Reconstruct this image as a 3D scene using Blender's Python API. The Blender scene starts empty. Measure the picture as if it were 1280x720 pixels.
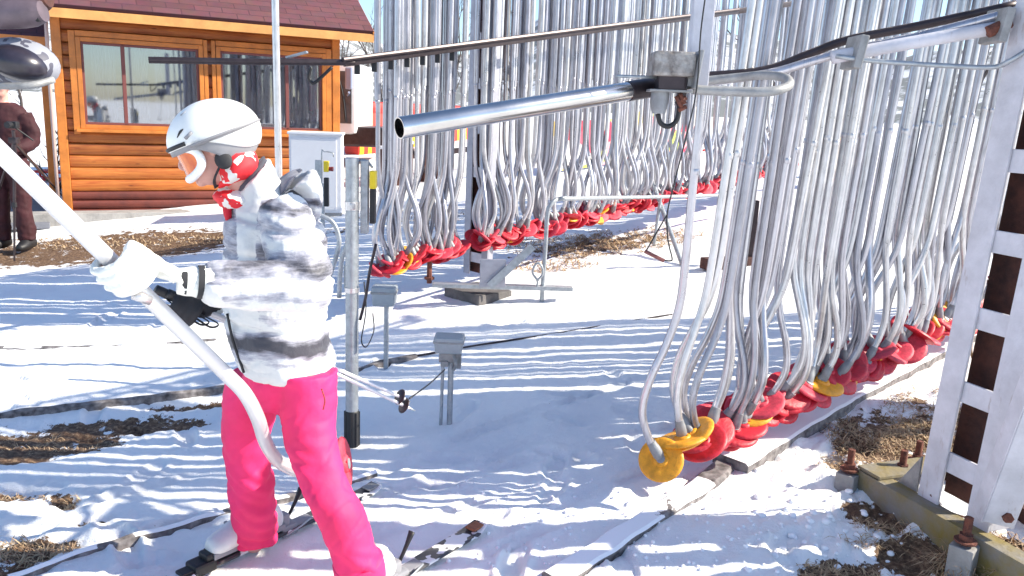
import bpy, bmesh, math, random
from mathutils import Vector, Matrix, noise
random.seed(11)
V = Vector; R_ = math.radians; PI = math.pi
sc = bpy.context.scene; COL = sc.collection

# ------------------------------------------------------------------ camera
FPX = 1025.0; TH = R_(12.0); RO = R_(2.4); CAM = V((0, 0, 1.7))
_F = V((0, math.cos(TH), -math.sin(TH))); _r0 = V((1, 0, 0)); _u0 = V((0, math.sin(TH), math.cos(TH)))
_U = _u0*math.cos(RO) - _r0*math.sin(RO); _R = _r0*math.cos(RO) + _u0*math.sin(RO)
def ray(px, py): return _F + _R*((px-640)/FPX) - _U*((py-360)/FPX)
def P(px, py, Y):
    d = ray(px, py); return CAM + d*(Y/d.y)
def smooth(a, b, x):
    t = max(0, min(1, (x-a)/(b-a))); return t*t*(3-2*t)
def gz0(x, y):
    s = (x+y)*0.7071
    t = s-2.15
    z = 0.105*(t+math.sqrt(t*t+0.25))*0.5
    if s > 13: z -= 0.105*((s-13)-8*(1-math.exp(-(s-13)/8)))*1.0
    return z
def G(px, py, h=0.0):
    d = ray(px, py); k = 0.5; st = 0.05
    while k < 400:
        p = CAM + d*k
        if p.z < gz0(p.x, p.y)+h:
            a, b = k-st, k
            for _ in range(30):
                m = (a+b)/2; p = CAM+d*m
                if p.z < gz0(p.x, p.y)+h: b = m
                else: a = m
            return CAM+d*a
        st = 0.02*k+0.02; k += st
    return CAM+d*400
def proj(p):
    v = V(p)-CAM; d = v.dot(_F); return 640+FPX*v.dot(_R)/d, 360-FPX*v.dot(_U)/d
def hit_plane(px, py, p0, n):
    d = ray(px, py); return CAM + d*((p0-CAM).dot(n)/d.dot(n))

cam = bpy.data.objects.new('camera', bpy.data.cameras.new('camera')); COL.objects.link(cam)
M4 = Matrix(((_R.x, _U.x, -_F.x, 0), (_R.y, _U.y, -_F.y, 0), (_R.z, _U.z, -_F.z, 0), (0, 0, 0, 1)))
M4.translation = CAM; cam.matrix_world = M4
cam.data.sensor_width = 36; cam.data.lens = FPX/1280*36; cam.data.clip_start = 0.05; cam.data.clip_end = 3000
sc.camera = cam

# ------------------------------------------------------------------ materials
def mat(name, col, rough=0.6, metal=0.0, var=0.0, vscale=8, bump=0.0, bscale=40, col2=None, spec=0.5, coat=0, sheen=0, rvar=0.0, scratch=0.0, stain=False):
    m = bpy.data.materials.new(name); m.use_nodes = True
    n = m.node_tree.nodes; l = m.node_tree.links; b = n['Principled BSDF']
    b.inputs['Base Color'].default_value = (*col, 1); b.inputs['Roughness'].default_value = rough
    b.inputs['Metallic'].default_value = metal; b.inputs['Specular IOR Level'].default_value = spec
    b.inputs['Coat Weight'].default_value = coat; b.inputs['Sheen Weight'].default_value = sheen
    tc = n.new('ShaderNodeTexCoord')
    if var or col2:
        no = n.new('ShaderNodeTexNoise'); no.inputs['Scale'].default_value = vscale; no.inputs['Detail'].default_value = 6
        no.inputs['Roughness'].default_value = 0.65
        l.new(tc.outputs['Object'], no.inputs['Vector'])
        cr = n.new('ShaderNodeValToRGB'); cr.color_ramp.elements[0].position = 0.35; cr.color_ramp.elements[1].position = 0.65
        c2 = col2 or tuple(c*(1-var) for c in col)
        cr.color_ramp.elements[0].color = (*c2, 1); cr.color_ramp.elements[1].color = (*col, 1)
        l.new(no.outputs['Fac'], cr.inputs['Fac']); l.new(cr.outputs['Color'], b.inputs['Base Color'])
        if rvar:
            mr = n.new('ShaderNodeMapRange'); mr.inputs['To Min'].default_value = rough-rvar; mr.inputs['To Max'].default_value = rough+rvar
            l.new(no.outputs['Fac'], mr.inputs['Value']); l.new(mr.outputs['Result'], b.inputs['Roughness'])
    if stain:
        mp = n.new('ShaderNodeMapping'); mp.inputs['Scale'].default_value = (11, 11, 2.2); l.new(tc.outputs['Object'], mp.inputs[0])
        s1 = n.new('ShaderNodeTexNoise'); s1.inputs['Scale'].default_value = 1.6; s1.inputs['Detail'].default_value = 9; s1.inputs['Roughness'].default_value = .7; l.new(mp.outputs[0], s1.inputs[0])
        c3 = n.new('ShaderNodeValToRGB'); c3.color_ramp.elements[0].position = .60; c3.color_ramp.elements[1].position = .72; c3.color_ramp.elements[0].color = (0, 0, 0, 1); c3.color_ramp.elements[1].color = (.75, .75, .75, 1)
        l.new(s1.outputs['Fac'], c3.inputs[0]); mm_ = n.new('ShaderNodeMix'); mm_.data_type = 'RGBA'; l.new(c3.outputs[0], mm_.inputs[0])
        src = b.inputs['Base Color'].links[0].from_socket; l.new(src, mm_.inputs[6]); mm_.inputs[7].default_value = (.26, .17, .13, 1); l.new(mm_.outputs[2], b.inputs['Base Color'])
    if scratch:
        mp = n.new('ShaderNodeMapping'); mp.inputs['Scale'].default_value = (60, 60, 5); l.new(tc.outputs['Object'], mp.inputs[0])
        s1 = n.new('ShaderNodeTexNoise'); s1.inputs['Scale'].default_value = 1.0; s1.inputs['Detail'].default_value = 7; s1.inputs['Roughness'].default_value = .75
        oi = n.new('ShaderNodeObjectInfo'); av = n.new('ShaderNodeVectorMath'); av.operation = 'ADD'; l.new(mp.outputs[0], av.inputs[0]); l.new(oi.outputs['Location'], av.inputs[1]); l.new(av.outputs[0], s1.inputs[0])
        c3 = n.new('ShaderNodeValToRGB'); c3.color_ramp.elements[0].position = .30; c3.color_ramp.elements[1].position = .48; c3.color_ramp.elements[0].color = (.42, .40, .40, 1); c3.color_ramp.elements[1].color = (1, 1, 1, 1)
        l.new(s1.outputs['Fac'], c3.inputs[0]); mm_ = n.new('ShaderNodeMix'); mm_.data_type = 'RGBA'; mm_.blend_type = 'MULTIPLY'; mm_.inputs[0].default_value = scratch
        src = b.inputs['Base Color'].links[0].from_socket; l.new(src, mm_.inputs[6]); l.new(c3.outputs[0], mm_.inputs[7]); l.new(mm_.outputs[2], b.inputs['Base Color'])
    if bump:
        nb = n.new('ShaderNodeTexNoise'); nb.inputs['Scale'].default_value = bscale; nb.inputs['Detail'].default_value = 5
        l.new(tc.outputs['Object'], nb.inputs['Vector'])
        bp = n.new('ShaderNodeBump'); bp.inputs['Strength'].default_value = bump; bp.inputs['Distance'].default_value = 0.02
        l.new(nb.outputs['Fac'], bp.inputs['Height']); l.new(bp.outputs['Normal'], b.inputs['Normal'])
    return m
M = {}
M['alu'] = mat('aluminium_tube', (0.54, 0.53, 0.57), 0.30, 0.8, var=0.16, vscale=9, rvar=0.08, scratch=.8)
M['alu_b'] = mat('grey_painted_tube', (0.42, 0.42, 0.47), 0.36, 0.75, var=0.22, vscale=7, rvar=0.08, scratch=.8)
M['alu_c'] = mat('pale_worn_tube', (0.66, 0.65, 0.66), 0.30, 0.7, var=0.2, vscale=12, rvar=0.08, scratch=.8)
M['collar'] = mat('grey_collar', (0.30, 0.31, 0.33), 0.55, 0.3, var=0.3, vscale=20)
M['red'] = mat('red_plastic', (0.60, 0.014, 0.035), 0.5, 0, var=0.35, vscale=30, rvar=0.12, scratch=.35, bump=.15, bscale=60)
M['red2'] = mat('worn_red_plastic', (0.70, 0.05, 0.09), 0.6, 0, var=0.4, vscale=40, rvar=0.1, scratch=.5, bump=.2, bscale=60)
M['orange'] = mat('yellow_orange_plastic', (0.86, 0.36, 0.015), 0.5, 0, var=0.3, vscale=30, rvar=0.1, scratch=.45, bump=.15, bscale=60)
M['galv'] = mat('galvanised_steel', (0.42, 0.45, 0.48), 0.45, 0.6, var=0.3, vscale=25, bump=0.05, bscale=60)
M['chrome'] = mat('polished_steel', (0.62, 0.60, 0.58), 0.2, 1.0, var=0.2, vscale=5, rvar=0.06)
M['dark'] = mat('dark_steel', (0.06, 0.045, 0.05), 0.4, 0.5, var=0.4, vscale=12)
M['black'] = mat('black_rubber', (0.015, 0.015, 0.018), 0.55, 0, var=0.3, vscale=20)
M['whitep'] = mat('white_painted_steel', (0.62, 0.61, 0.66), 0.55, 0.0, var=0.25, vscale=6, bump=0.12, bscale=50, stain=True)
M['rustin'] = mat('rust_brown_steel', (0.10, 0.035, 0.025), 0.8, 0.1, col2=(0.035, 0.015, 0.015), vscale=9, bump=0.3, bscale=30)
M['rust'] = mat('orange_rust', (0.20, 0.065, 0.04), 0.85, 0.1, col2=(0.075, 0.028, 0.022), vscale=25, bump=0.4, bscale=80)
M['mossy'] = mat('mossy_steel', (0.21, 0.20, 0.19), 0.75, 0.1, col2=(0.22, 0.16, 0.03), vscale=5, bump=0.3, bscale=30)
M['castgrey'] = mat('cast_grey_metal', (0.36, 0.36, 0.36), 0.6, 0.3, var=0.4, vscale=12, bump=0.15, bscale=40)
M['boxgrey'] = mat('grey_box_enamel', (0.35, 0.39, 0.42), 0.5, 0.1, var=0.2, vscale=10)
M['concrete'] = mat('concrete', (0.36, 0.35, 0.34), 0.9, 0, var=0.35, vscale=6, bump=0.3, bscale=40)
M['cabinet'] = mat('white_cabinet_enamel', (0.78, 0.78, 0.80), 0.45, 0, var=0.08, vscale=3)
M['yellow'] = mat('yellow_plastic', (0.8, 0.58, 0.01), 0.45)
M['knob'] = mat('dark_red_knob', (0.25, 0.02, 0.02), 0.5)
M['trim'] = mat('orange_varnished_trim', (0.60, 0.20, 0.035), 0.42, 0, var=0.35, vscale=5, bump=0.06, bscale=30)
M['fascia'] = mat('pale_varnished_fascia', (0.68, 0.33, 0.10), 0.5, 0, var=0.3, vscale=4)
M['inner'] = mat('cabin_inner_wall', (0.42, 0.46, 0.54), 0.8, 0, var=0.2, vscale=2)
M['coat'] = mat('dark_coat_cloth', (0.12, 0.11, 0.14), 0.9, 0, var=0.4, vscale=9)
M['coatpink'] = mat('magenta_cloth', (0.55, 0.03, 0.14), 0.9, 0, var=0.3, vscale=9)
M['maroon'] = mat('dark_red_ski_suit', (0.05, 0.007, 0.012), 0.8, 0, var=0.4, vscale=6, bump=0.3, bscale=12)
M['skin'] = mat('skin', (0.62, 0.33, 0.27), 0.5, 0, var=0.12, vscale=15)
M['helmet'] = mat('white_helmet_shell', (0.84, 0.84, 0.80), 0.4, 0, coat=0.2, var=0.05, vscale=5)
M['helmetgrey'] = mat('grey_helmet_band', (0.28, 0.28, 0.30), 0.5, 0, var=0.2, vscale=12)
M['gframe'] = mat('white_goggle_frame', (0.86, 0.86, 0.84), 0.35)
M['lens'] = mat('orange_goggle_lens', (0.75, 0.20, 0.015), 0.08, 0.35, coat=0.8, col2=(0.45, 0.06, 0.01), vscale=14)
M['glove'] = mat('white_glove_leather', (0.82, 0.82, 0.76), 0.7, 0, var=0.12, vscale=14, bump=0.35, bscale=28)
M['gloveblack'] = mat('black_glove_palm', (0.03, 0.03, 0.035), 0.8, 0, var=0.3, vscale=14)
M['pink'] = mat('hot_pink_ski_trousers', (0.86, 0.022, 0.155), 0.7, 0, col2=(0.74, 0.016, 0.11), vscale=4, bump=0.3, bscale=9)
M['boot'] = mat('white_boot_plastic', (0.75, 0.75, 0.74), 0.4, 0, var=0.15, vscale=12)
M['bootgrey'] = mat('grey_boot_plastic', (0.25, 0.25, 0.27), 0.45)
M['shirt'] = mat('red_inner_collar', (0.65, 0.01, 0.03), 0.7, 0, var=0.2, vscale=14)
M['pale'] = mat('pale_pole_shaft', (0.75, 0.75, 0.78), 0.35, 0.3, var=0.1)
M['carwhite'] = mat('white_vehicle_paint', (0.75, 0.75, 0.76), 0.35, 0, coat=0.5, var=0.06)
M['mirror'] = mat('blue_grey_mirror', (0.30, 0.36, 0.50), 0.3, 0.2)
M['pave'] = mat('wet_pavement', (0.20, 0.21, 0.25), 0.7, 0, var=0.3, vscale=3, bump=0.2, bscale=20)
M['leaf'] = mat('dry_brown_leaf', (0.35, 0.13, 0.06), 0.7, 0, var=0.4, vscale=60)
M['twig'] = mat('bare_twigs', (0.07, 0.055, 0.05), 0.9)
M['bottle'] = mat('white_bottle_plastic', (0.75, 0.73, 0.72), 0.4)
M['tablew'] = mat('dark_red_table_wood', (0.17, 0.05, 0.045), 0.5)

def glass_mat(name, tint=(0.75, 0.8, 0.85), refl=0.25):
    m = bpy.data.materials.new(name); m.use_nodes = True; n = m.node_tree.nodes; l = m.node_tree.links
    n.remove(n['Principled BSDF']); o = n['Material Output']
    t = n.new('ShaderNodeBsdfTransparent'); t.inputs[0].default_value = (*tint, 1)
    g = n.new('ShaderNodeBsdfGlossy'); g.inputs['Roughness'].default_value = 0.03
    mx = n.new('ShaderNodeMixShader'); fr = n.new('ShaderNodeFresnel'); fr.inputs[0].default_value = 1.5
    ad = n.new('ShaderNodeMath'); ad.operation = 'ADD'; ad.inputs[1].default_value = refl
    l.new(fr.outputs[0], ad.inputs[0]); l.new(ad.outputs[0], mx.inputs[0]); l.new(t.outputs[0], mx.inputs[1]); l.new(g.outputs[0], mx.inputs[2])
    l.new(mx.outputs[0], o.inputs[0]); return m
M['glass'] = glass_mat('window_glass', (.8, .85, .92), .24)
M['visor'] = glass_mat('smoky_visor', (0.16, 0.16, 0.2), 0.12)

def wood_mat():
    m = bpy.data.materials.new('orange_log_boards'); m.use_nodes = True; n = m.node_tree.nodes; l = m.node_tree.links; b = n['Principled BSDF']
    tc = n.new('ShaderNodeTexCoord'); mp = n.new('ShaderNodeMapping'); mp.inputs['Scale'].default_value = (1.2, 3, 14)
    no = n.new('ShaderNodeTexNoise'); no.inputs['Scale'].default_value = 2.2; no.inputs['Detail'].default_value = 8; no.inputs['Distortion'].default_value = 0.6
    l.new(tc.outputs['Object'], mp.inputs[0]); l.new(mp.outputs[0], no.inputs[0])
    cr = n.new('ShaderNodeValToRGB'); e = cr.color_ramp.elements
    e[0].position = 0.3; e[0].color = (0.36, 0.085, 0.012, 1); e[1].position = 0.68; e[1].color = (0.56, 0.19, 0.036, 1)
    l.new(no.outputs['Fac'], cr.inputs[0])
    at = n.new('ShaderNodeAttribute'); at.attribute_name = 'board'
    hs = n.new('ShaderNodeHueSaturation'); mr = n.new('ShaderNodeMapRange'); mr.inputs['To Min'].default_value = 0.68; mr.inputs['To Max'].default_value = 1.1
    l.new(at.outputs['Fac'], mr.inputs['Value']); l.new(mr.outputs[0], hs.inputs['Value']); l.new(cr.outputs[0], hs.inputs['Color'])
    vk = n.new('ShaderNodeTexVoronoi'); mk = n.new('ShaderNodeMapping'); mk.inputs['Scale'].default_value = (2.2, 2, 7); l.new(tc.outputs['Object'], mk.inputs[0]); l.new(mk.outputs[0], vk.inputs[0]); vk.inputs['Scale'].default_value = 1.3
    ck = n.new('ShaderNodeValToRGB'); ck.color_ramp.elements[0].position = .03; ck.color_ramp.elements[0].color = (.22, .14, .12, 1); ck.color_ramp.elements[1].position = .13; ck.color_ramp.elements[1].color = (1, 1, 1, 1); l.new(vk.outputs['Distance'], ck.inputs[0])
    nw = n.new('ShaderNodeTexNoise'); nw.inputs['Scale'].default_value = 1.7; nw.inputs['Detail'].default_value = 4; l.new(tc.outputs['Object'], nw.inputs[0])
    cw_ = n.new('ShaderNodeValToRGB'); cw_.color_ramp.elements[0].position = .35; cw_.color_ramp.elements[0].color = (.62, .56, .52, 1); cw_.color_ramp.elements[1].position = .6; cw_.color_ramp.elements[1].color = (1, 1, 1, 1); l.new(nw.outputs['Fac'], cw_.inputs[0])
    m1 = n.new('ShaderNodeMix'); m1.data_type = 'RGBA'; m1.blend_type = 'MULTIPLY'; m1.inputs[0].default_value = 1; l.new(hs.outputs[0], m1.inputs[6]); l.new(ck.outputs[0], m1.inputs[7])
    m2 = n.new('ShaderNodeMix'); m2.data_type = 'RGBA'; m2.blend_type = 'MULTIPLY'; m2.inputs[0].default_value = .8; l.new(m1.outputs[2], m2.inputs[6]); l.new(cw_.outputs[0], m2.inputs[7])
    l.new(m2.outputs[2], b.inputs['Base Color']); b.inputs['Roughness'].default_value = 0.5
    bp = n.new('ShaderNodeBump'); bp.inputs['Strength'].default_value = 0.15; bp.inputs['Distance'].default_value = 0.01
    l.new(no.outputs['Fac'], bp.inputs['Height']); l.new(bp.outputs[0], b.inputs['Normal'])
    return m
M['wood'] = wood_mat()
M['woodlow'] = mat('red_brown_plinth_boards', (0.17, 0.035, 0.022), 0.6, 0, col2=(0.10, 0.022, 0.018), vscale=4, bump=0.1, bscale=30)

def shingle_mat():
    m = bpy.data.materials.new('purple_red_shingles'); m.use_nodes = True; n = m.node_tree.nodes; l = m.node_tree.links; b = n['Principled BSDF']
    tc = n.new('ShaderNodeTexCoord'); mp = n.new('ShaderNodeMapping'); mp.inputs['Scale'].default_value = (1, 1, 1)
    br = n.new('ShaderNodeTexBrick'); br.inputs['Scale'].default_value = 1; br.inputs['Brick Width'].default_value = 0.34; br.inputs['Row Height'].default_value = 0.14
    br.inputs['Color1'].default_value = (0.17, 0.060, 0.070, 1); br.inputs['Color2'].default_value = (0.125, 0.042, 0.052, 1); br.inputs['Mortar'].default_value = (0.09, 0.03, 0.04, 1)
    br.inputs['Mortar Size'].default_value = 0.008
    l.new(tc.outputs['Object'], mp.inputs[0]); l.new(mp.outputs[0], br.inputs[0])
    no = n.new('ShaderNodeTexNoise'); no.inputs['Scale'].default_value = 7; no.inputs['Detail'].default_value = 6; l.new(tc.outputs['Object'], no.inputs[0])
    mx = n.new('ShaderNodeMix'); mx.data_type = 'RGBA'; mx.blend_type = 'MULTIPLY'; mx.inputs['Factor'].default_value = 0.5
    l.new(br.outputs['Color'], mx.inputs[6]); l.new(no.outputs['Color'], mx.inputs[7]); l.new(mx.outputs[2], b.inputs['Base Color'])
    b.inputs['Roughness'].default_value = 0.85
    bp = n.new('ShaderNodeBump'); bp.inputs['Strength'].default_value = 0.5; bp.inputs['Distance'].default_value = 0.01
    l.new(br.outputs['Fac'], bp.inputs['Height']); bp.invert = True; l.new(bp.outputs[0], b.inputs['Normal'])
    return m
M['shingle'] = shingle_mat()

def snow_mat():
    m = bpy.data.materials.new('snow_and_soil'); m.use_nodes = True; n = m.node_tree.nodes; l = m.node_tree.links; b = n['Principled BSDF']
    tc = n.new('ShaderNodeTexCoord')
    def N(s, d=6, r=0.6, v=None):
        x = n.new('ShaderNodeTexNoise'); x.inputs['Scale'].default_value = s; x.inputs['Detail'].default_value = d; x.inputs['Roughness'].default_value = r
        l.new(v or tc.outputs['Object'], x.inputs[0]); return x
    n1 = N(9, 8, 0.72); n2 = N(45, 6, 0.7); n3 = N(2.2, 5)
    at = n.new('ShaderNodeAttribute'); at.attribute_name = 'soil'
    # soil mask = attribute + noise
    s1 = n.new('ShaderNodeMath'); s1.operation = 'MULTIPLY_ADD'; s1.inputs[1].default_value = 1.1; l.new(n1.outputs['Fac'], s1.inputs[0]); l.new(at.outputs['Fac'], s1.inputs[2])
    cr = n.new('ShaderNodeValToRGB'); cr.color_ramp.elements[0].position = 0.98; cr.color_ramp.elements[1].position = 1.0
    s2 = n.new('ShaderNodeMath'); s2.operation = 'MULTIPLY'; s2.inputs[1].default_value = 0.93; l.new(s1.outputs[0], s2.inputs[0]); l.new(s2.outputs[0], cr.inputs[0])
    soil = n.new('ShaderNodeValToRGB'); e = soil.color_ramp.elements
    e[0].position = 0.3; e[0].color = (0.035, 0.018, 0.014, 1); e[1].position = 0.7; e[1].color = (0.38, 0.26, 0.16, 1)
    e2 = soil.color_ramp.elements.new(0.5); e2.color = (0.13, 0.075, 0.045, 1)
    l.new(n2.outputs['Fac'], soil.inputs[0])
    snow = n.new('ShaderNodeValToRGB'); e = snow.color_ramp.elements
    e[0].position = 0.3; e[0].color = (0.80, 0.81, 0.84, 1); e[1].position = 0.6; e[1].color = (0.92, 0.92, 0.92, 1)
    l.new(n3.outputs['Fac'], snow.inputs[0])
    # speckles of grit
    vo = n.new('ShaderNodeTexVoronoi'); vo.inputs['Scale'].default_value = 26; l.new(tc.outputs['Object'], vo.inputs[0])
    g = n.new('ShaderNodeMath'); g.operation = 'LESS_THAN'; g.inputs[1].default_value = 0.055; l.new(vo.outputs['Distance'], g.inputs[0])
    g2 = n.new('ShaderNodeMath'); g2.operation = 'GREATER_THAN'; g2.inputs[1].default_value = 0.60; l.new(n1.outputs['Fac'], g2.inputs[0])
    g3 = n.new('ShaderNodeMath'); g3.operation = 'MULTIPLY'; l.new(g.outputs[0], g3.inputs[0]); l.new(g2.outputs[0], g3.inputs[1])
    mg = n.new('ShaderNodeMix'); mg.data_type = 'RGBA'; l.new(g3.outputs[0], mg.inputs[0]); l.new(snow.outputs[0], mg.inputs[6]); mg.inputs[7].default_value = (0.22, 0.15, 0.12, 1)
    mx = n.new('ShaderNodeMix'); mx.data_type = 'RGBA'; l.new(cr.outputs[0], mx.inputs[0]); l.new(mg.outputs[2], mx.inputs[6]); l.new(soil.outputs[0], mx.inputs[7])
    l.new(mx.outputs[2], b.inputs['Base Color'])
    b.inputs['Roughness'].default_value = 0.75; b.inputs['Specular IOR Level'].default_value = 0.3
    bs = N(14, 10, 0.75); bp = n.new('ShaderNodeBump'); bp.inputs['Strength'].default_value = 0.55; bp.inputs['Distance'].default_value = 0.035
    l.new(bs.outputs['Fac'], bp.inputs['Height'])
    bp2 = n.new('ShaderNodeBump'); bp2.inputs['Strength'].default_value = 0.35; bp2.inputs['Distance'].default_value = 0.02
    l.new(n2.outputs['Fac'], bp2.inputs['Height']); l.new(bp.outputs[0], bp2.inputs['Normal']); l.new(bp2.outputs[0], b.inputs['Normal'])
    return m
M['ground'] = snow_mat()

def timber_mat():
    m = bpy.data.materials.new('weathered_timber_with_snow'); m.use_nodes = True; n = m.node_tree.nodes; l = m.node_tree.links; b = n['Principled BSDF']
    tc = n.new('ShaderNodeTexCoord'); no = n.new('ShaderNodeTexNoise'); no.inputs['Scale'].default_value = 5; no.inputs['Detail'].default_value = 7
    l.new(tc.outputs['Object'], no.inputs[0])
    gy = n.new('ShaderNodeTexNoise'); gy.inputs['Scale'].default_value = 30; gy.inputs['Detail'].default_value = 5; l.new(tc.outputs['Object'], gy.inputs[0])
    cr = n.new('ShaderNodeValToRGB'); e = cr.color_ramp.elements; e[0].position = 0.3; e[0].color = (0.06, 0.05, 0.05, 1); e[1].position = 0.7; e[1].color = (0.27, 0.25, 0.25, 1)
    l.new(gy.outputs['Fac'], cr.inputs[0])
    at = n.new('ShaderNodeAttribute'); at.attribute_name = 'snow'
    ad = n.new('ShaderNodeMath'); ad.operation = 'ADD'; l.new(no.outputs['Fac'], ad.inputs[0]); l.new(at.outputs['Fac'], ad.inputs[1])
    ge = n.new('ShaderNodeNewGeometry'); sx = n.new('ShaderNodeSeparateXYZ'); l.new(ge.outputs['True Normal'], sx.inputs[0]); gt = n.new('ShaderNodeMath'); gt.operation = 'GREATER_THAN'; gt.inputs[1].default_value = .4; l.new(sx.outputs['Z'], gt.inputs[0])
    st = n.new('ShaderNodeMath'); st.operation = 'GREATER_THAN'; st.inputs[1].default_value = 0.95; l.new(ad.outputs[0], st.inputs[0])
    mu = n.new('ShaderNodeMath'); mu.operation = 'MULTIPLY'; l.new(st.outputs[0], mu.inputs[0]); l.new(gt.outputs[0], mu.inputs[1])
    mx = n.new('ShaderNodeMix'); mx.data_type = 'RGBA'; l.new(mu.outputs[0], mx.inputs[0]); l.new(cr.outputs[0], mx.inputs[6]); mx.inputs[7].default_value = (0.88, 0.88, 0.9, 1)
    l.new(mx.outputs[2], b.inputs['Base Color']); b.inputs['Roughness'].default_value = 0.85
    return m
M['timber'] = timber_mat()

def jacket_mat():
    m = bpy.data.materials.new('striped_padded_jacket_cloth'); m.use_nodes = True; n = m.node_tree.nodes; l = m.node_tree.links; b = n['Principled BSDF']
    at = n.new('ShaderNodeAttribute'); at.attribute_name = 'band'
    tc = n.new('ShaderNodeTexCoord'); mp = n.new('ShaderNodeMapping'); mp.inputs['Scale'].default_value = (6, 6, 34)
    l.new(tc.outputs['Object'], mp.inputs[0])
    no = n.new('ShaderNodeTexNoise'); no.inputs['Scale'].default_value = 1.6; no.inputs['Detail'].default_value = 5; no.inputs['Roughness'].default_value = 0.75
    l.new(mp.outputs[0], no.inputs[0])
    ad = n.new('ShaderNodeMath'); ad.operation = 'MULTIPLY_ADD'; ad.inputs[1].default_value = 0.55; l.new(no.outputs['Fac'], ad.inputs[0]); l.new(at.outputs['Fac'], ad.inputs[2])
    cr = n.new('ShaderNodeValToRGB'); e = cr.color_ramp.elements; cr.color_ramp.interpolation = 'LINEAR'
    e[0].position = 0.70; e[0].color = (0.66, 0.66, 0.645, 1); e[1].position = 1.0; e[1].color = (0.045, 0.045, 0.06, 1)
    e2 = cr.color_ramp.elements.new(0.86); e2.color = (0.26, 0.26, 0.31, 1); e3 = cr.color_ramp.elements.new(0.78); e3.color = (0.42, 0.42, 0.47, 1)
    l.new(ad.outputs[0], cr.inputs[0]); l.new(cr.outputs[0], b.inputs['Base Color']); b.inputs['Roughness'].default_value = 0.6
    b.inputs['Sheen Weight'].default_value = 0.1
    nb = n.new('ShaderNodeTexNoise'); nb.inputs['Scale'].default_value = 16; nb.inputs['Detail'].default_value = 4; l.new(tc.outputs['Object'], nb.inputs[0])
    bp = n.new('ShaderNodeBump'); bp.inputs['Strength'].default_value = 0.5; bp.inputs['Distance'].default_value = 0.02
    l.new(nb.outputs['Fac'], bp.inputs['Height']); l.new(bp.outputs[0], b.inputs['Normal'])
    return m
M['jacket'] = jacket_mat()

def checker_mat(name, c1, c2, scale, thr=0.5, kind='WAVE', rough=0.7):
    m = bpy.data.materials.new(name); m.use_nodes = True; n = m.node_tree.nodes; l = m.node_tree.links; b = n['Principled BSDF']
    tc = n.new('ShaderNodeTexCoord'); no = n.new('ShaderNodeTexVoronoi' if kind == 'VOR' else 'ShaderNodeTexNoise'); no.inputs['Scale'].default_value = scale
    l.new(tc.outputs['Object'], no.inputs[0])
    st = n.new('ShaderNodeMath'); st.operation = 'GREATER_THAN'; st.inputs[1].default_value = thr
    l.new(no.outputs[0], st.inputs[0])
    mx = n.new('ShaderNodeMix'); mx.data_type = 'RGBA'; l.new(st.outputs[0], mx.inputs[0]); mx.inputs[6].default_value = (*c1, 1); mx.inputs[7].default_value = (*c2, 1)
    l.new(mx.outputs[2], b.inputs['Base Color']); b.inputs['Roughness'].default_value = rough
    return m
M['scarf'] = checker_mat('red_white_scarf', (0.78, 0.02, 0.03), (0.8, 0.76, 0.72), 17, 0.52, 'N')
M['ski'] = checker_mat('black_white_ski', (0.05, 0.05, 0.055), (0.78, 0.78, 0.78), 13, 0.5, 'N', 0.35)
M['hood'] = checker_mat('patterned_grey_cover', (0.26, 0.27, 0.31), (0.07, 0.07, 0.10), 11, 0.54, 'N', 0.6)

def banner_mat(name, cols, scale, stretch):
    m = bpy.data.materials.new(name); m.use_nodes = True; n = m.node_tree.nodes; l = m.node_tree.links; b = n['Principled BSDF']
    tc = n.new('ShaderNodeTexCoord'); mp = n.new('ShaderNodeMapping'); mp.inputs['Scale'].default_value = stretch; l.new(tc.outputs['Object'], mp.inputs[0])
    vo = n.new('ShaderNodeTexVoronoi'); vo.inputs['Scale'].default_value = scale; l.new(mp.outputs[0], vo.inputs[0])
    cr = n.new('ShaderNodeValToRGB'); cr.color_ramp.interpolation = 'CONSTANT'
    while len(cr.color_ramp.elements) < len(cols): cr.color_ramp.elements.new(0.5)
    for i, c in enumerate(cols): cr.color_ramp.elements[i].position = i/len(cols); cr.color_ramp.elements[i].color = (*c, 1)
    sp = n.new('ShaderNodeSeparateColor'); l.new(vo.outputs['Color'], sp.inputs[0]); l.new(sp.outputs[0], cr.inputs[0]); l.new(cr.outputs[0], b.inputs['Base Color'])
    b.inputs['Roughness'].default_value = 0.6
    return m
M['banner'] = banner_mat('multicoloured_banner', [(0.75, 0.10, 0.16), (0.80, 0.72, 0.60), (0.78, 0.55, 0.04), (0.75, 0.30, 0.33), (0.80, 0.78, 0.75), (0.70, 0.03, 0.08), (0.42, 0.50, 0.10)], 3.0, (1, 1, 1))

M['lilac'] = mat('weathered_grey_paint', (.40, .40, .46), .5, .2, var=.3, vscale=6)
M['pinkdark'] = mat('dark_pink_seam', (.66, .013, .10), .7)
M['darkconc'] = mat('dark_wet_concrete', (.15, .14, .14), .9, 0, var=.5, vscale=8, bump=.4, bscale=30)
M['smoothalu'] = mat('pale_satin_tube', (.70, .69, .70), .36, .5, var=.12, vscale=4, rvar=.06)
M['castworn'] = mat('worn_cast_casing', (.42, .40, .38), .6, .2, col2=(.12, .10, .09), vscale=16, bump=.3, bscale=40)
M['rustgrey'] = mat('purple_grey_casing', (.16, .12, .14), .5, .2, var=.5, vscale=6)
M['hoodlining'] = mat('blue_grey_lining', (.20, .21, .27), .8, 0, var=.5, vscale=12)
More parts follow.
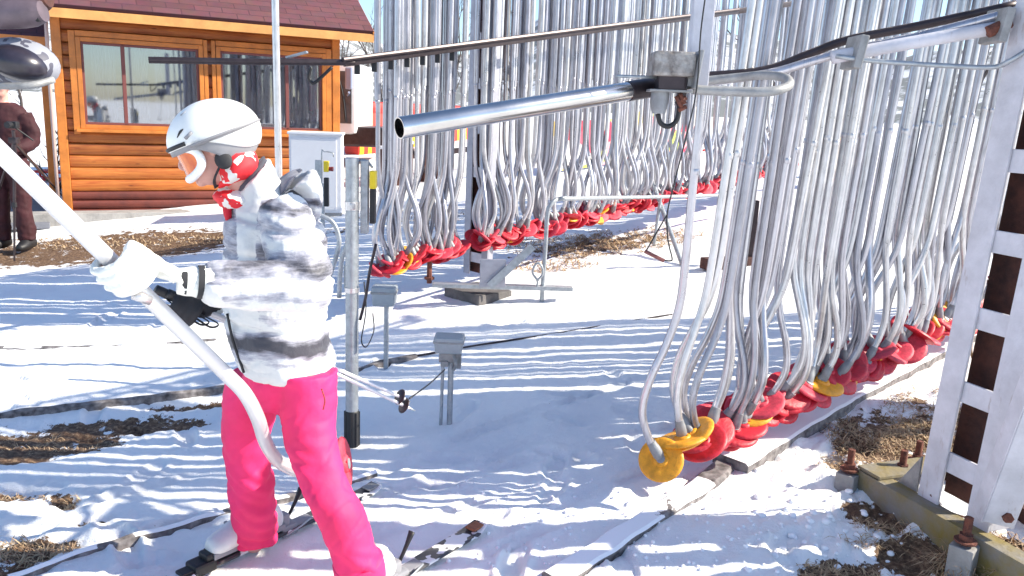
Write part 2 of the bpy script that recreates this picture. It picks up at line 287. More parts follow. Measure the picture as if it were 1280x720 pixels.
# ------------------------------------------------------------------ mesh helpers
def link(name, bm, m, parent=None, smooth_=False, auto=None):
    me = bpy.data.meshes.new(name); bmesh.ops.recalc_face_normals(bm, faces=bm.faces); bm.to_mesh(me); bm.free()
    for p in me.polygons: p.use_smooth = smooth_
    if smooth_ and auto:
        me.set_sharp_from_angle(angle=R_(auto))
    o = bpy.data.objects.new(name, me); COL.objects.link(o)
    if m: me.materials.append(m)
    if parent: o.parent = parent
    return o
def tag(o, label, cat=None, group=None, kind=None):
    if label: o['label'] = label
    if cat: o['category'] = cat
    if group: o['group'] = group
    if kind: o['kind'] = kind
    return o
def empty(name, loc, label, cat, group=None, rz=0.0):
    o = bpy.data.objects.new(name, None); COL.objects.link(o); o.location = loc; o.rotation_euler = (0, 0, rz); o.empty_display_size = 0.1
    return tag(o, label, cat, group)
def box(bm, c, s, rot=None, bevel=0.0):
    r = bmesh.ops.create_cube(bm, size=1.0); vs = r['verts']
    for v in vs: v.co = V((v.co.x*s[0], v.co.y*s[1], v.co.z*s[2]))
    if bevel:
        es = list({e for v in vs for e in v.link_edges})
        rr = bmesh.ops.bevel(bm, geom=es, offset=bevel, segments=2, profile=0.6, affect='EDGES')
        vs = list({v for f in rr['faces'] for v in f.verts} | {v for v in vs if v.is_valid})
    m = (rot.to_matrix().to_4x4() if hasattr(rot, 'to_matrix') else rot) if rot is not None else Matrix.Identity(4)
    for v in vs: v.co = (m @ v.co) + V(c)
    return vs
def catmull(pts, n):
    if n <= 1: return [V(p) for p in pts]
    P_ = [V(pts[0])*2-V(pts[1])] + [V(p) for p in pts] + [V(pts[-1])*2-V(pts[-2])]; out = []
    for i in range(1, len(P_)-2):
        a, b, c, d = P_[i-1:i+3]
        for k in range(n):
            t = k/n; out.append(0.5*((2*b)+(c-a)*t+(2*a-5*b+4*c-d)*t*t+(3*b-a-3*c+d)*t**3))
    out.append(P_[-2]); return out
def tube(bm, pts, rad, seg=10, sub=1, caps=True, flat=1.0):
    """round tube through points; rad = number or list of radii at the points"""
    rr = [rad]*len(pts) if not isinstance(rad, (list, tuple)) else list(rad)
    path = catmull(pts, sub)
    rs = [x.x for x in catmull([V((r, 0, 0)) for r in rr], sub)] if sub > 1 else rr
    rings = []; prev = None
    for i, p in enumerate(path):
        t = (path[min(i+1, len(path)-1)]-path[max(i-1, 0)]).normalized()
        if prev is None:
            a = V((0, 0, 1)) if abs(t.z) < 0.9 else V((1, 0, 0)); u = t.cross(a).normalized()
        else: u = (prev - t*prev.dot(t)).normalized()
        prev = u; w = t.cross(u)
        rings.append([bm.verts.new(p+(u*math.cos(2*PI*k/seg)+w*math.sin(2*PI*k/seg)*flat)*rs[i]) for k in range(seg)])
    for a, b in zip(rings, rings[1:]):
        for k in range(seg): bm.faces.new((a[k], a[(k+1) % seg], b[(k+1) % seg], b[k]))
    if caps: bm.faces.new(rings[0][::-1]); bm.faces.new(rings[-1])
def loft(bm, secs, seg=24, sub=4):
    """closed loft through ellipses (centre, vecA, vecB)"""
    C = catmull([s[0] for s in secs], sub); A = catmull([s[1] for s in secs], sub); B = catmull([s[2] for s in secs], sub)
    rings = [[bm.verts.new(c+a*math.cos(2*PI*k/seg)+b*math.sin(2*PI*k/seg)) for k in range(seg)] for c, a, b in zip(C, A, B)]
    for a, b in zip(rings, rings[1:]):
        for k in range(seg): bm.faces.new((a[k], a[(k+1) % seg], b[(k+1) % seg], b[k]))
    bm.faces.new(rings[0][::-1]); bm.faces.new(rings[-1])
def lathe(bm, prof, seg=24, mat4=None):
    mat4 = mat4 or Matrix.Identity(4); rings = []
    for r, z in prof:
        rings.append([bm.verts.new(mat4 @ V((r*math.cos(2*PI*k/seg), r*math.sin(2*PI*k/seg), z))) for k in range(seg)] if r > 1e-5 else [bm.verts.new(mat4 @ V((0, 0, z)))])
    for a, b in zip(rings, rings[1:]):
        for k in range(seg):
            q = [a[k % len(a)], a[(k+1) % len(a)], b[(k+1) % len(b)], b[k % len(b)]]
            u = []
            for v in q:
                if v not in u: u.append(v)
            if len(u) > 2: bm.faces.new(u)
def ball(bm, c, r, mat3=None, seg=20):
    rr = bmesh.ops.create_uvsphere(bm, u_segments=seg, v_segments=seg*2//3, radius=1.0)
    rad = V(r) if isinstance(r, (tuple, list, Vector)) else V((r, r, r))
    for v in rr['verts']:
        q = V((v.co.x*rad.x, v.co.y*rad.y, v.co.z*rad.z)); v.co = (mat3 @ q if mat3 else q)+V(c)
    return rr['verts']
def fuse(name, bm, vox, it, m, parent=None, disp=None, keep=None):
    """merge overlapping closed shapes into one continuous smooth skin"""
    me = bpy.data.meshes.new('tmp'); bmesh.ops.recalc_face_normals(bm, faces=bm.faces); bm.to_mesh(me); bm.free()
    o = bpy.data.objects.new('tmp', me); COL.objects.link(o)
    md = o.modifiers.new('r', 'REMESH'); md.mode = 'VOXEL'; md.voxel_size = vox
    if it: sm = o.modifiers.new('s', 'SMOOTH'); sm.iterations = it; sm.factor = 0.5
    dg = bpy.context.evaluated_depsgraph_get(); me2 = bpy.data.meshes.new_from_object(o.evaluated_get(dg))
    bpy.data.objects.remove(o); me2.name = name
    if disp:
        ns = [v.normal.copy() for v in me2.vertices]
        for v, nn in zip(me2.vertices, ns): v.co = v.co + nn*disp(v.co, nn)
    for p in me2.polygons: p.use_smooth = True
    me2.materials.clear(); me2.materials.append(m)
    o = bpy.data.objects.new(name, me2); COL.objects.link(o); o.parent = parent
    return o
def rotto(d, up=V((0, 0, 1))):
    """matrix whose local z points along d"""
    return V(d).normalized().to_track_quat('Z', 'Y').to_matrix()
def beam(bm, a, b, w, h, up=V((0, 0, 1)), bevel=0.0):
    a = V(a); b = V(b); d = (b-a); L = d.length; d.normalize(); s = d.cross(up).normalized(); u = s.cross(d)
    m = Matrix((d, s, u)).transposed().to_4x4()
    return box(bm, (a+b)/2, (L, w, h), m, bevel)
nz = lambda p, s, o=0: noise.noise(V(p)*s+V((o, o*1.7, o*0.3)))
def fr(p, s, o=0): return noise.fractal(V(p)*s+V((o, o*1.7, o*0.3)), 0.9, 2.1, 5)

# ------------------------------------------------------------------ ground
# soil patches: (centre px, half sizes in metres across/along view, strength)
def patch(px, py, rx, ry, k, rot=0.0):
    g = G(px, py); return (g.x, g.y, rx, ry, k, math.cos(rot), math.sin(rot))
PATCH = [patch(140, 306, 1.7, 0.8, 0.85, .25), patch(60, 345, .5, .16, .35, 0), patch(130, 378, 1.0, .14, .38, 0), patch(250, 300, .9, .3, .65, .2), patch(395, 290, .9, .5, .5, .3),
    patch(40, 550, .40, .15, 1.0, .2), patch(150, 527, .42, .11, .95, .25), patch(245, 503, .3, .06, .85, .25), patch(20, 570, .22, .08, .75, .15),
    patch(35, 683, .17, .07, .9, .3), patch(78, 622, .10, .05, .75, -.6), patch(118, 650, .06, .025, .85, .5), patch(15, 615, .14, .05, .8, .1), patch(10, 705, .12, .05, .9, 0),
    patch(1125, 548, .34, .30, .85, .6), patch(1050, 575, .09, .16, .65, .3), patch(1190, 520, .3, .3, .6, 0), patch(1050, 700, .16, .07, .85, .2), patch(1100, 640, .16, .12, .8, 0), patch(1190, 690, .3, .14, .8, -.4), patch(1255, 700, .25, .2, .8, 0),
    patch(740, 305, 1.0, .55, .62, .6), patch(800, 295, .7, .5, .55, 0), patch(690, 335, .6, .25, .45, 0), patch(530, 285, 1.0, .5, .42, 0), patch(560, 250, 1.2, .6, .35, 0), patch(640, 240, 1.2, .8, .3, 0),
    patch(875, 595, .16, .06, .45, .8), patch(830, 640, .3, .025, .60, .8), patch(765, 690, .3, .022, .62, .8), patch(1250, 500, .4, .5, .5, 0), patch(520, 700, .1, .02, .2, .5), patch(60, 432, .8, .035, .42, .1), patch(240, 427, .4, .03, .45, 0), patch(455, 455, .35, .05, .5, .2)]
def soil(x, y):
    m = 0.0
    for (cx, cy, rx, ry, k, c, s) in PATCH:
        dx = x-cx; dy = y-cy; u = (dx*c+dy*s)/rx; w = (-dx*s+dy*c)/ry; q = u*u+w*w
        if q < 6: m = max(m, k*math.exp(-q*0.55))
    return min(m, .64)
def gz(x, y):
    r = math.hypot(x, y)
    z = gz0(x, y)
    d = 0.018*fr((x, y, 0), 1.3)+0.010*nz((x, y, 3), 5.0)+(0.006*nz((x, y, 7), 14.0)+0.003*nz((x, y, 9), 33.0) if r < 9 else 0)
    sl = soil(x, y)
    d += -0.035*smooth(0.2, 0.7, sl) + (0.012*nz((x, y, 4), 25) if sl > .3 and r < 9 else 0)
    # trodden lumpy snow by the pillar foot, bottom right
    t = math.exp(-((x-1.55)**2+(y-3.15)**2)/0.35); d += t*(0.03*nz((x, y, 1), 9)+0.025*abs(nz((x, y, 2), 18)))
    d -= .085*math.exp(-(((x-1.75)*.7071+(y-2.55)*-.7071)**2/.30+((x-1.75)*.7071+(y-2.55)*.7071)**2/.05))
    return z+d*(1 if r < 30 else 1.5)
TRK = []
def line(a, b, w_, k): 
    a = G(*a); b = G(*b); d = (b-a).xy; L_ = d.length; TRK.append((a.x, a.y, d.x/L_, d.y/L_, L_, w_, k))
SKI = []
for q0, q1 in (((468, 612), (245, 716)), ((600, 663), (440, 735))):
    a = G(*q0); b = G(*q1); d = (b-a).xy; SKI.append((a.x, a.y, d.x/d.length, d.y/d.length))
for (a, b) in (((760, 560), (380, 700)), ((900, 520), (468, 612)), ((930, 545), (600, 663)), ((700, 540), (330, 660)), ((720, 640), (560, 712)), ((560, 560), (300, 640)), ((810, 470), (540, 560)), ((270, 590), (20, 650))): line(a, b, .038, .018)
_r = random.Random(3); FOOT = []
for _ in range(70):
    px = _r.choice([_r.uniform(0, 280), _r.uniform(470, 820), _r.uniform(900, 1080)]); py = _r.uniform(390, 715); g_ = G(px, py); FOOT.append((g_.x, g_.y, _r.uniform(0, PI)))
gz_old = gz
def gz(x, y):
    r2_ = x*x+y*y
    if r2_ > 100 or y < 1: return gz_old(x, y)
    z = gz_old(x, y); z0 = gz0(x, y); k = 0
    for (ax_, ay_, dx_, dy_) in SKI:
        u = (x-ax_)*dx_+(y-ay_)*dy_; w_ = abs(-(x-ax_)*dy_+(y-ay_)*dx_)
        if -.05 < u < 1.6 and w_ < .2: k = max(k, 1-smooth(.06, .16, w_))
    z = z*(1-k)+(z0-.001)*k
    for (ax_, ay_, dx_, dy_, L_, ww, dp) in TRK:
        u = (x-ax_)*dx_+(y-ay_)*dy_; w_ = abs(-(x-ax_)*dy_+(y-ay_)*dx_)
        if 0 < u < L_ and w_ < .1: z += (-dp*(1-smooth(ww*.7, ww, w_))+dp*.5*math.exp(-((w_-ww*1.3)/.012)**2))*smooth(0, .2, u)*smooth(0, .2, L_-u)*(.4+.6*smooth(-.1, .1, nz((x, y, 0), 2.5)))*(1-k)
    for (fx, fy, fa) in FOOT:
        dx_ = x-fx; dy_ = y-fy
        if dx_*dx_+dy_*dy_ < .04:
            u = (dx_*math.cos(fa)+dy_*math.sin(fa))/.14; w_ = (-dx_*math.sin(fa)+dy_*math.cos(fa))/.05; q = u*u+w_*w_
            z += (-.016*(1-smooth(.6, 1.1, q))+.007*math.exp(-(q-1.6)**2*2))*(1-k)
    return z
def make_ground():
    az = []
    a = -180.0
    while a < 180.0:
        az.append(a); a += 0.16 if -37 < a < 37 else (1.0 if -60 < a < 60 else 5.0)
    ds = [0.25, 0.6, 1.0]
    d = 1.35
    while d < 420:
        ds.append(d); d *= 1.0065 if d < 7 else (1.012 if d < 20 else 1.06)
    verts = []; sl = []
    for dd in ds:
        for a in az:
            x = dd*math.sin(R_(a)); y = dd*math.cos(R_(a)); verts.append((x, y, gz(x, y))); sl.append(soil(x, y))
    n = len(az); faces = []
    for i in range(len(ds)-1):
        for j in range(n):
            k = (j+1) % n; faces.append((i*n+j, i*n+k, (i+1)*n+k, (i+1)*n+j))
    c = len(verts); verts.append((0, 0, gz(0, 0))); sl.append(0)
    for j in range(n): faces.append((c, (j+1) % n, j))
    me = bpy.data.meshes.new('ground'); me.from_pydata(verts, [], faces); me.update()
    at = me.attributes.new('soil', 'FLOAT', 'POINT'); at.data.foreach_set('value', sl)
    for p in me.polygons: p.use_smooth = True
    bm = bmesh.new(); bm.from_mesh(me); bmesh.ops.recalc_face_normals(bm, faces=bm.faces)
    bm.faces.ensure_lookup_table()
    if bm.faces[len(bm.faces)//2].normal.z < 0: bmesh.ops.reverse_faces(bm, faces=bm.faces)
    bm.to_mesh(me); bm.free()
    o = bpy.data.objects.new('snowy_ground', me); COL.objects.link(o); me.materials.append(M['ground'])
    tag(o, 'trampled snow with bare brown soil patches under the lift', None, None, 'structure')
make_ground()

# far hills
def hill_mat():
    m = bpy.data.materials.new('snow_and_forest_hillside'); m.use_nodes = True; n = m.node_tree.nodes; l = m.node_tree.links; b = n['Principled BSDF']
    tc = n.new('ShaderNodeTexCoord'); no = n.new('ShaderNodeTexNoise'); no.inputs['Scale'].default_value = 0.035; no.inputs['Detail'].default_value = 12; no.inputs['Roughness'].default_value = 0.7
    l.new(tc.outputs['Object'], no.inputs[0])
    cr = n.new('ShaderNodeValToRGB'); e = cr.color_ramp.elements; e[0].position = 0.47; e[0].color = (0.16, 0.17, 0.17, 1); e[1].position = 0.56; e[1].color = (0.62, 0.64, 0.68, 1)
    l.new(no.outputs['Fac'], cr.inputs[0]); l.new(cr.outputs[0], b.inputs['Base Color']); b.inputs['Roughness'].default_value = 0.9; return m
M['hill'] = hill_mat()
bm = bmesh.new(); rows = []
for j in range(16):
    d = 330+j*26; row = []
    for i in range(121):
        a = R_(-75+i*1.25); z = -8 + (j/15)**1.2*(78+30*fr((a*3, 0, 0), 1.2))+6*fr((a*14, j*.5, 2), 1)*min(1, j/3)
        row.append(bm.verts.new((d*math.sin(a), d*math.cos(a), z)))
    rows.append(row)
for a, b in zip(rows, rows[1:]):
    for i in range(120): bm.faces.new((a[i], a[i+1], b[i+1], b[i]))
tag(link('distant_hills', bm, M['hill'], None, True), 'hazy wooded snowy hillside far behind the lift', None, None, 'structure')

# ------------------------------------------------------------------ platter hangers
TOPZ = 2.75
def hanger_meshes(prof, m, r=0.0172, r2=None):
    bm = bmesh.new(); tube(bm, [V((x, 0, z)) for x, z in prof]+[V((prof[-1][0]+.004, 0, 1.6)), V((prof[-1][0], 0, TOPZ))], r, 10, 5)
    lathe(bm, [(r, -.012), (r*1.07, -.010), (r*1.07, .010), (r, .012)], 12, Matrix.Translation((prof[-1][0]+.003, 0, 1.23)))
    if r2: tube(bm, [V((prof[-1][0]+.002, 0, 1.25)), V((prof[-1][0]+.004, 0, 1.6)), V((prof[-1][0], 0, TOPZ-.01))], r2, 10, 2)
    me = link('tmpl', bm, m, None, True, 60).data; bpy.data.objects.remove(bpy.data.objects['tmpl']); me.name = 'pole'; return me
PROFS = [[(-.012, .02), (-.06, .095), (-.10, .22), (-.077, .36), (-.018, .515), (.022, .67), (.032, .85), (.035, 1.2)],
         [(-.008, .02), (-.045, .10), (-.075, .22), (-.06, .35), (-.02, .50), (.012, .63), (.022, .82), (.025, 1.2)],
         [(-.016, .018), (-.075, .08), (-.13, .19), (-.12, .33), (-.06, .48), (-.005, .62), (.02, .8), (.022, 1.2)],
         [(-.004, .02), (-.022, .10), (-.055, .21), (-.06, .34), (-.03, .49), (.0, .62), (.01, .82), (.012, 1.2)]]
PROFS = [PROFS[0]]+[[(x*.80, z) for x, z in p] for p in PROFS[1:]]+[[(x*.82, z*.9+.002) for x, z in PROFS[0]]]
POLES = [[hanger_meshes(p, mm) for mm in (M['alu'], M['alu_b'], M['alu_c'])] for p in PROFS]
POLES2 = [[hanger_meshes(p, mm, .0178, .0238) for mm in (M['alu'], M['alu_b'], M['alu_c'])] for p in PROFS]
def end_dir(p): return (V((p[0][0], 0, p[0][1]))-V((p[1][0], 0, p[1][1]))).normalized()
def simple_mesh(fn, m, auto=50):
    bm = bmesh.new(); fn(bm); o = link('tmpl', bm, m, None, True, auto); me = o.data; bpy.data.objects.remove(o); return me
RD = 0.098
def disc_fn(bm):
    for k in range(3):
        a = k*2*PI/3+.4; lathe(bm, [(.0045, .012), (.0045, .018), (0, .019)], 6, Matrix.Translation((.0255*math.cos(a), .0255*math.sin(a), 0)))
    lathe(bm, [(0, -.010), (.03, -.012), (RD-.012, -.009), (RD-.003, -.006), (RD, .000), (RD-.003, .006), (RD-.012, .010), (.055, .007), (.034, .006), (.030, .013), (.022, .016), (0, .016)], 28)
DISC = {k: simple_mesh(disc_fn, M[k]) for k in ('red', 'red2', 'orange')}
HUB = simple_mesh(lambda bm: lathe(bm, [(0, .014), (.019, .014), (.019, .019), (.012, .021), (0, .021)], 16), M['collar'])
COLLAR = simple_mesh(lambda bm: lathe(bm, [(0, .0), (.021, .0), (.024, .012), (.0235, .05), (.0205, .066), (.0195, .085), (0, .085)], 16), M['collar'])
CLIP = simple_mesh(lambda bm: lathe(bm, [(0, 0), (.022, 0), (.022, .06), (.014, .08), (0, .08)], 10), M['dark'])
def add(name, me, parent): o = bpy.data.objects.new(name, me); COL.objects.link(o); o.parent = parent; return o
ONES = 'zeroth first second third fourth fifth sixth seventh eighth ninth tenth eleventh twelfth thirteenth fourteenth fifteenth sixteenth seventeenth eighteenth nineteenth'.split()
TENS = {20: 'twent', 30: 'thirt', 40: 'fort', 50: 'fift', 60: 'sixt', 70: 'sevent', 80: 'eight', 90: 'ninet'}
def ordw(n):
    if n < 20: return ONES[n]
    if n == 100: return 'hundredth'
    if n > 100: return 'hundred-'+ordw(n-100)
    t, o = n//10*10, n % 10
    return TENS[t]+('ieth' if o == 0 else 'y-'+ONES[o])
def hanger(loc, rz, lean, prof, tint, colour, label, group, disc_tilt=None, far=False, toward=None):
    o = empty('platter_hanger', loc, label, 'lift hanger', group)
    q = Matrix.Rotation(lean[0], 3, 'Y') @ Matrix.Rotation(lean[1], 3, 'X') @ Matrix.Rotation(rz, 3, 'Z')
    o.rotation_euler = q.to_euler()
    add('pole', (POLES2 if far else POLES)[prof][tint], o)
    ed = end_dir(PROFS[prof])
    c = add('collar', COLLAR, o); c.rotation_euler = rotto(-ed).to_euler(); c.location = V((PROFS[prof][0][0], 0, PROFS[prof][0][1]))-(-ed)*0.012
    d = add('disc', DISC[colour], o)
    t = disc_tilt if disc_tilt else (random.uniform(-.45, .45), random.uniform(-.45, .45))
    d.rotation_euler = (rotto(-ed) @ Matrix.Rotation(t[0], 3, 'X') @ Matrix.Rotation(t[1], 3, 'Y')).to_euler()
    if toward is not None:
        nw = ((q @ -ed) + V((random.uniform(-.2, .2), -toward, random.uniform(-.1, .15)))).normalized()
        d.rotation_euler = rotto(q.inverted() @ nw).to_euler()
    d.location = ed*0.002
    if not far: k_ = 1.0 if label.startswith('nearest') else 1.18; d.scale = (k_, k_, k_)
    add('hub', HUB, d)
    k = add('top_clip', CLIP, o); k.location = (PROFS[prof][-1][0], 0, TOPZ-.02)
    return o

def topof(o): return o.matrix_basis @ V((0.03, 0, TOPZ+.05))
# ---- right (near) row
def lerp(a, b, t): return a+(b-a)*t
RA = P(826, 574, 3.30); RB = P(1186, 398, 4.85)
rdir = (RB-RA); 
right_tops = []
tpos = [0.0, 0.052, 0.072, 0.098, 0.110]
t = 0.125
while t < 1.62:
    tpos.append(t); t += random.uniform(0.0112, 0.0192)
SPECIAL = {0: 'orange', 1: 'orange', 2: 'orange', 13: 'orange', 27: 'orange', 33: 'orange', 40: 'orange', 52: 'orange', 57: 'orange', 60: 'orange', 64: 'orange', 71: 'orange', 73: 'orange', 62: 'orange', 66: 'orange', 69: 'orange', 75: 'orange', 83: 'orange'}
print('right row', len(tpos))
for i, t in enumerate(tpos):
    p = RA.lerp(RB, t)
    jit = V((random.uniform(-.015, .015), random.uniform(-.06, .06), random.uniform(-.04, .04)))
    if i < 3: jit = V((0, 0, [0, .05, .055][i]))
    p = p+jit + (V((0, .02, .0)) if i > 4 else V((0, 0, 0)))
    left = i in (0, 1, 2, 3, 4) or random.random() < 0.42
    rz = (0 if left else PI) + random.gauss(0, 0.5)
    if i == 0: rz = 0.15
    col = SPECIAL.get(i, random.choice(['red', 'red', 'red2']))
    pr = 0 if i == 0 else random.choice([4, 4, 1, 1, 2, 3])
    if i in (1,): pr = 1
    lean = (0.0 if i == 0 else random.gauss(0.045, 0.006), random.gauss(0.01, 0.006))
    tilt = None
    if i == 0: tilt = (.75, -.05)
    if i == 1: tilt = (-.1, -.25)
    if i == 2: tilt = (-.05, .3)
    if 3 <= i <= 90: tilt = (random.uniform(-.1, .9)*(1 if left else -1), random.uniform(-.6, .5))
    cname = {'red': 'dark red', 'red2': 'worn red', 'orange': 'yellow-orange'}[col]
    if i == 0: lab = 'nearest platter hanger with yellow-orange disc, free at the front end of the right-hand rack'
    elif i == 1: lab = 'platter hanger with thin tilted yellow disc, second from the front of the right-hand rack'
    elif i == 2: lab = 'platter hanger whose yellow disc lies almost flat, third from the front of right-hand rack'
    else: lab = '%s-disc hanger, %s from the near end of the right-hand rack' % (cname, ordw(i+1))
    o = hanger(p, rz, lean, pr, random.choice([0, 0, 1, 2, 2]), col, lab, 'platter hangers stored in the right-hand rack', tilt, False, 1.1 if i == 0 else (None if i in (1, 2) else random.uniform(.0, 1.1)))
    right_tops.append(topof(o))
# ---- left (far) row
LA = P(476, 334, 6.0); LB = P(925, 222, 9.9)
left_tops = []; t = 0.0; tpos = []
while t < 1.26:
    tpos.append(t); t += random.uniform(0.0042, 0.0083)*(.66+.62*min(1, t))
print('left row', len(tpos))
tpos = [t for t in tpos if not 577 < proj(LA.lerp(LB, t)+V((0, 0, .8)))[0] < 599]
for i, t in enumerate(tpos):
    p = LA.lerp(LB, t) + V((random.uniform(-.03, .03), random.uniform(-.06, .10), random.uniform(-.03, .05)))
    left = random.random() < 0.5
    rz = (0 if left else PI)+random.gauss(0, 0.5)
    col = 'orange' if i in (6, 9, 12, 47, 73, 88, 90, 104) else random.choice(['red', 'red', 'red2'])
    cname = {'red': 'dark red', 'red2': 'worn red', 'orange': 'yellow-orange'}[col]
    lab = '%s-disc hanger, %s from near end of far left rack' % (cname, ordw(i+1)) if i > 0 else 'hanger with %s disc, %s from near end of far left rack' % (cname, ordw(i+1))
    if i == 0: lab = 'first hanger of the far left rack, its red disc hanging clear beside the grey post'
    o = hanger(p, rz, (random.gauss(-0.005, .005), random.gauss(0, .008)), random.choice([0, 4, 1, 2, 3]), random.choice([0, 0, 1, 2]), col, lab, 'platter hangers stored in the far left rack', None, True, random.uniform(-.1, .8))
    left_tops.append(topof(o))

print('NN', len(right_tops), len(left_tops))
# storage rails above the hangers
def rail(tops, label, ext0, ext1):
    a = sum(tops[:5], V())/5; b = sum(tops[-5:], V())/5; d = (b-a).normalized()
    r = empty('storage_rail', a, label, 'rail')
    bm = bmesh.new(); off = V((0, 0, .06))
    s = d.cross(V((0, 0, 1))).normalized()
    for k in (-1, 1): tube(bm, [off+s*k*.05-d*ext0, off+s*k*.05+(b-a)+d*ext1], .024, 10)
    link('rail_tube', bm, M['galv'], r, True, 50)
    L = (b-a).length+ext0+ext1; n = int(L/1.2)
    for i in range(n+1):
        bm = bmesh.new(); q = off-d*ext0+d*(L*i/n); box(bm, q+V((0, 0, .04)), (.18, .05, .05), Matrix.Rotation(math.atan2(s.y, s.x), 4, 'Z'), .004); link('cross_tie', bm, M['galv'], r)
    return a, b
rail(right_tops, 'inclined twin-tube rail over the right-hand row of hangers', .25, .5)
rail(left_tops, 'inclined twin-tube rail over the far left row of hangers', .35, .5)

# ------------------------------------------------------------------ pillars
AXR = (hit_plane(1240, 704, P(1160, 618, 3.18), V((0, 0, 1)))-hit_plane(1085, 612, P(1160, 618, 3.18), V((0, 0, 1)))).normalized(); print('axis', AXR)
def pillar(base, top, depthdir, label, width=.31, group=None, name='rack_pillar', rungs=None, frame=True, barw=.085, bmat=None, fl=.11):
    """two face bars joined by rungs, dark channel behind; face runs along (1,-1)"""
    ax = depthdir or V((0.7071, -0.7071, 0)); up = (top-base); H = up.length; un = up.normalized()
    bk = un.cross(ax).normalized()
    if bk.dot(V((1, 1, 0))) < 0: bk = -bk
    r = empty(name, base, label, 'pillar', group)
    m = Matrix((ax, bk, un)).transposed().to_4x4()
    for k in (0, 1):
        bm = bmesh.new(); x = barw/2+k*(width-barw)
        box(bm, m @ V((x, 0, H/2)), (barw, .012, H), m, .003)
        box(bm, m @ V((x+(-1+2*k)*(barw/2-.006), .007+fl/2, H/2)), (.010, fl, H-.01), m, .002)
        link('face_bar', bm, bmat or M['whitep'], r)
    z = rungs[0]
    while z < H-.1:
        bm = bmesh.new(); box(bm, m @ V((width/2, .014, z)), (width-barw*1.3, .012, .085), m, .003)
        link('rung', bm, M['whitep'], r); z += rungs[1]
    bm = bmesh.new(); box(bm, m @ V((width*.36, fl+.015, H/2)), (width*.62, .012, H-.02), m)
    o = link('back_web', bm, M['rustin'], r)
    return r, m, H
# right pillar
PB = P(1148, 618, 3.18); PT = P(1284, -60, 3.10)
gb = gz0(PB.x, PB.y)
rp, rpm, rpH = pillar(PB, PT, AXR, 'white ladder-like steel pillar on a rusty frame, close by at the right edge', .335, None, 'rack_pillar', (.19, .30), barw=.10)
rp_base = PB
# base frame of the right pillar
fr_ = empty('steel_base_frame', PB, 'rusty moss-stained steel base frame with threaded bolts under the right pillar', 'base frame')
ax = AXR; bkv = V((-AXR.y, AXR.x, 0)); zb = PB.z
def rel(v): return v
bm = bmesh.new()
# near channel beam (web visible, top flange)
A0 = V((0, 0, 0))-ax*.27-bkv*.07; L0 = 1.35
beam(bm, A0+V((0, 0, -.11)), A0+ax*L0+V((0, 0, -.11)), .012, .20, bevel=.002)
beam(bm, A0+bkv*.035+V((0, 0, -.004)), A0+bkv*.035+ax*L0+V((0, 0, -.004)), .085, .012, bevel=.002)
beam(bm, A0+bkv*.035+V((0, 0, -.163)), A0+bkv*.035+ax*L0+V((0, 0, -.163)), .085, .012, bevel=.002)
link('front_channel', bm, M['mossy'], fr_)
bm = bmesh.new(); B0 = A0+bkv*.40
beam(bm, B0+V((0, 0, -.085)), B0+ax*L0+V((0, 0, -.085)), .012, .15, bevel=.002)
beam(bm, B0+bkv*.035+V((0, 0, -.004)), B0+bkv*.035+ax*L0+V((0, 0, -.004)), .085, .012, bevel=.002)
link('rear_channel', bm, M['rustin'], fr_)
for k in (0.06, .95):
    bm = bmesh.new(); q = A0+ax*k
    beam(bm, q+bkv*.0+V((0, 0, .012)), q+bkv*.46+V((0, 0, .012)), .13, .014, bevel=.002); link('cross_plate', bm, M['mossy'], fr_)
for (k, b_) in ((-.02, -.03), (-.02, .36), (.62, -.06), (.05, .2)):
    q = A0+ax*k+bkv*b_
    bm = bmesh.new(); tube(bm, [q+V((0, 0, -.25)), q+V((0, 0, .09))], .0145, 10)
    for zz in (.03, .036, .042, .048, .054, .06, .066, .072, .078, .084, .09):
        lathe(bm, [(.0142, -.0015), (.0165, 0), (.0142, .0015)], 10, Matrix.Translation(q+V((0, 0, zz))))
    bo = link('anchor_bolt', bm, M['rust'], fr_, True, 40)
    bm = bmesh.new(); lathe(bm, [(0, 0), (.026, 0), (.026, .022), (.0, .022)], 6, Matrix.Translation(q+V((0, 0, .002)))); lathe(bm, [(0, -.006), (.040, -.006), (.040, .001), (0, .001)], 16, Matrix.Translation(q)); link('nut', bm, M['rust'], bo)
    bm = bmesh.new(); box(bm, q+V((0, 0, -.13)), (.085, .085, .22), Matrix.Rotation(-PI/4, 4, 'Z'), .006); link('concrete_stub', bm, M['concrete'], fr_)
# gusset by the pillar's left foot
bm = bmesh.new(); q = V((0, .02, 0))
v = [bm.verts.new(q+x) for x in (ax*-.10, ax*.0, V((0, 0, .16)))]; bm.faces.new(v)
r = bmesh.ops.extrude_face_region(bm, geom=bm.faces[:]); bmesh.ops.translate(bm, vec=bkv*.01, verts=[e for e in r['geom'] if isinstance(e, bmesh.types.BMVert)])
link('gusset', bm, M['castgrey'], fr_)
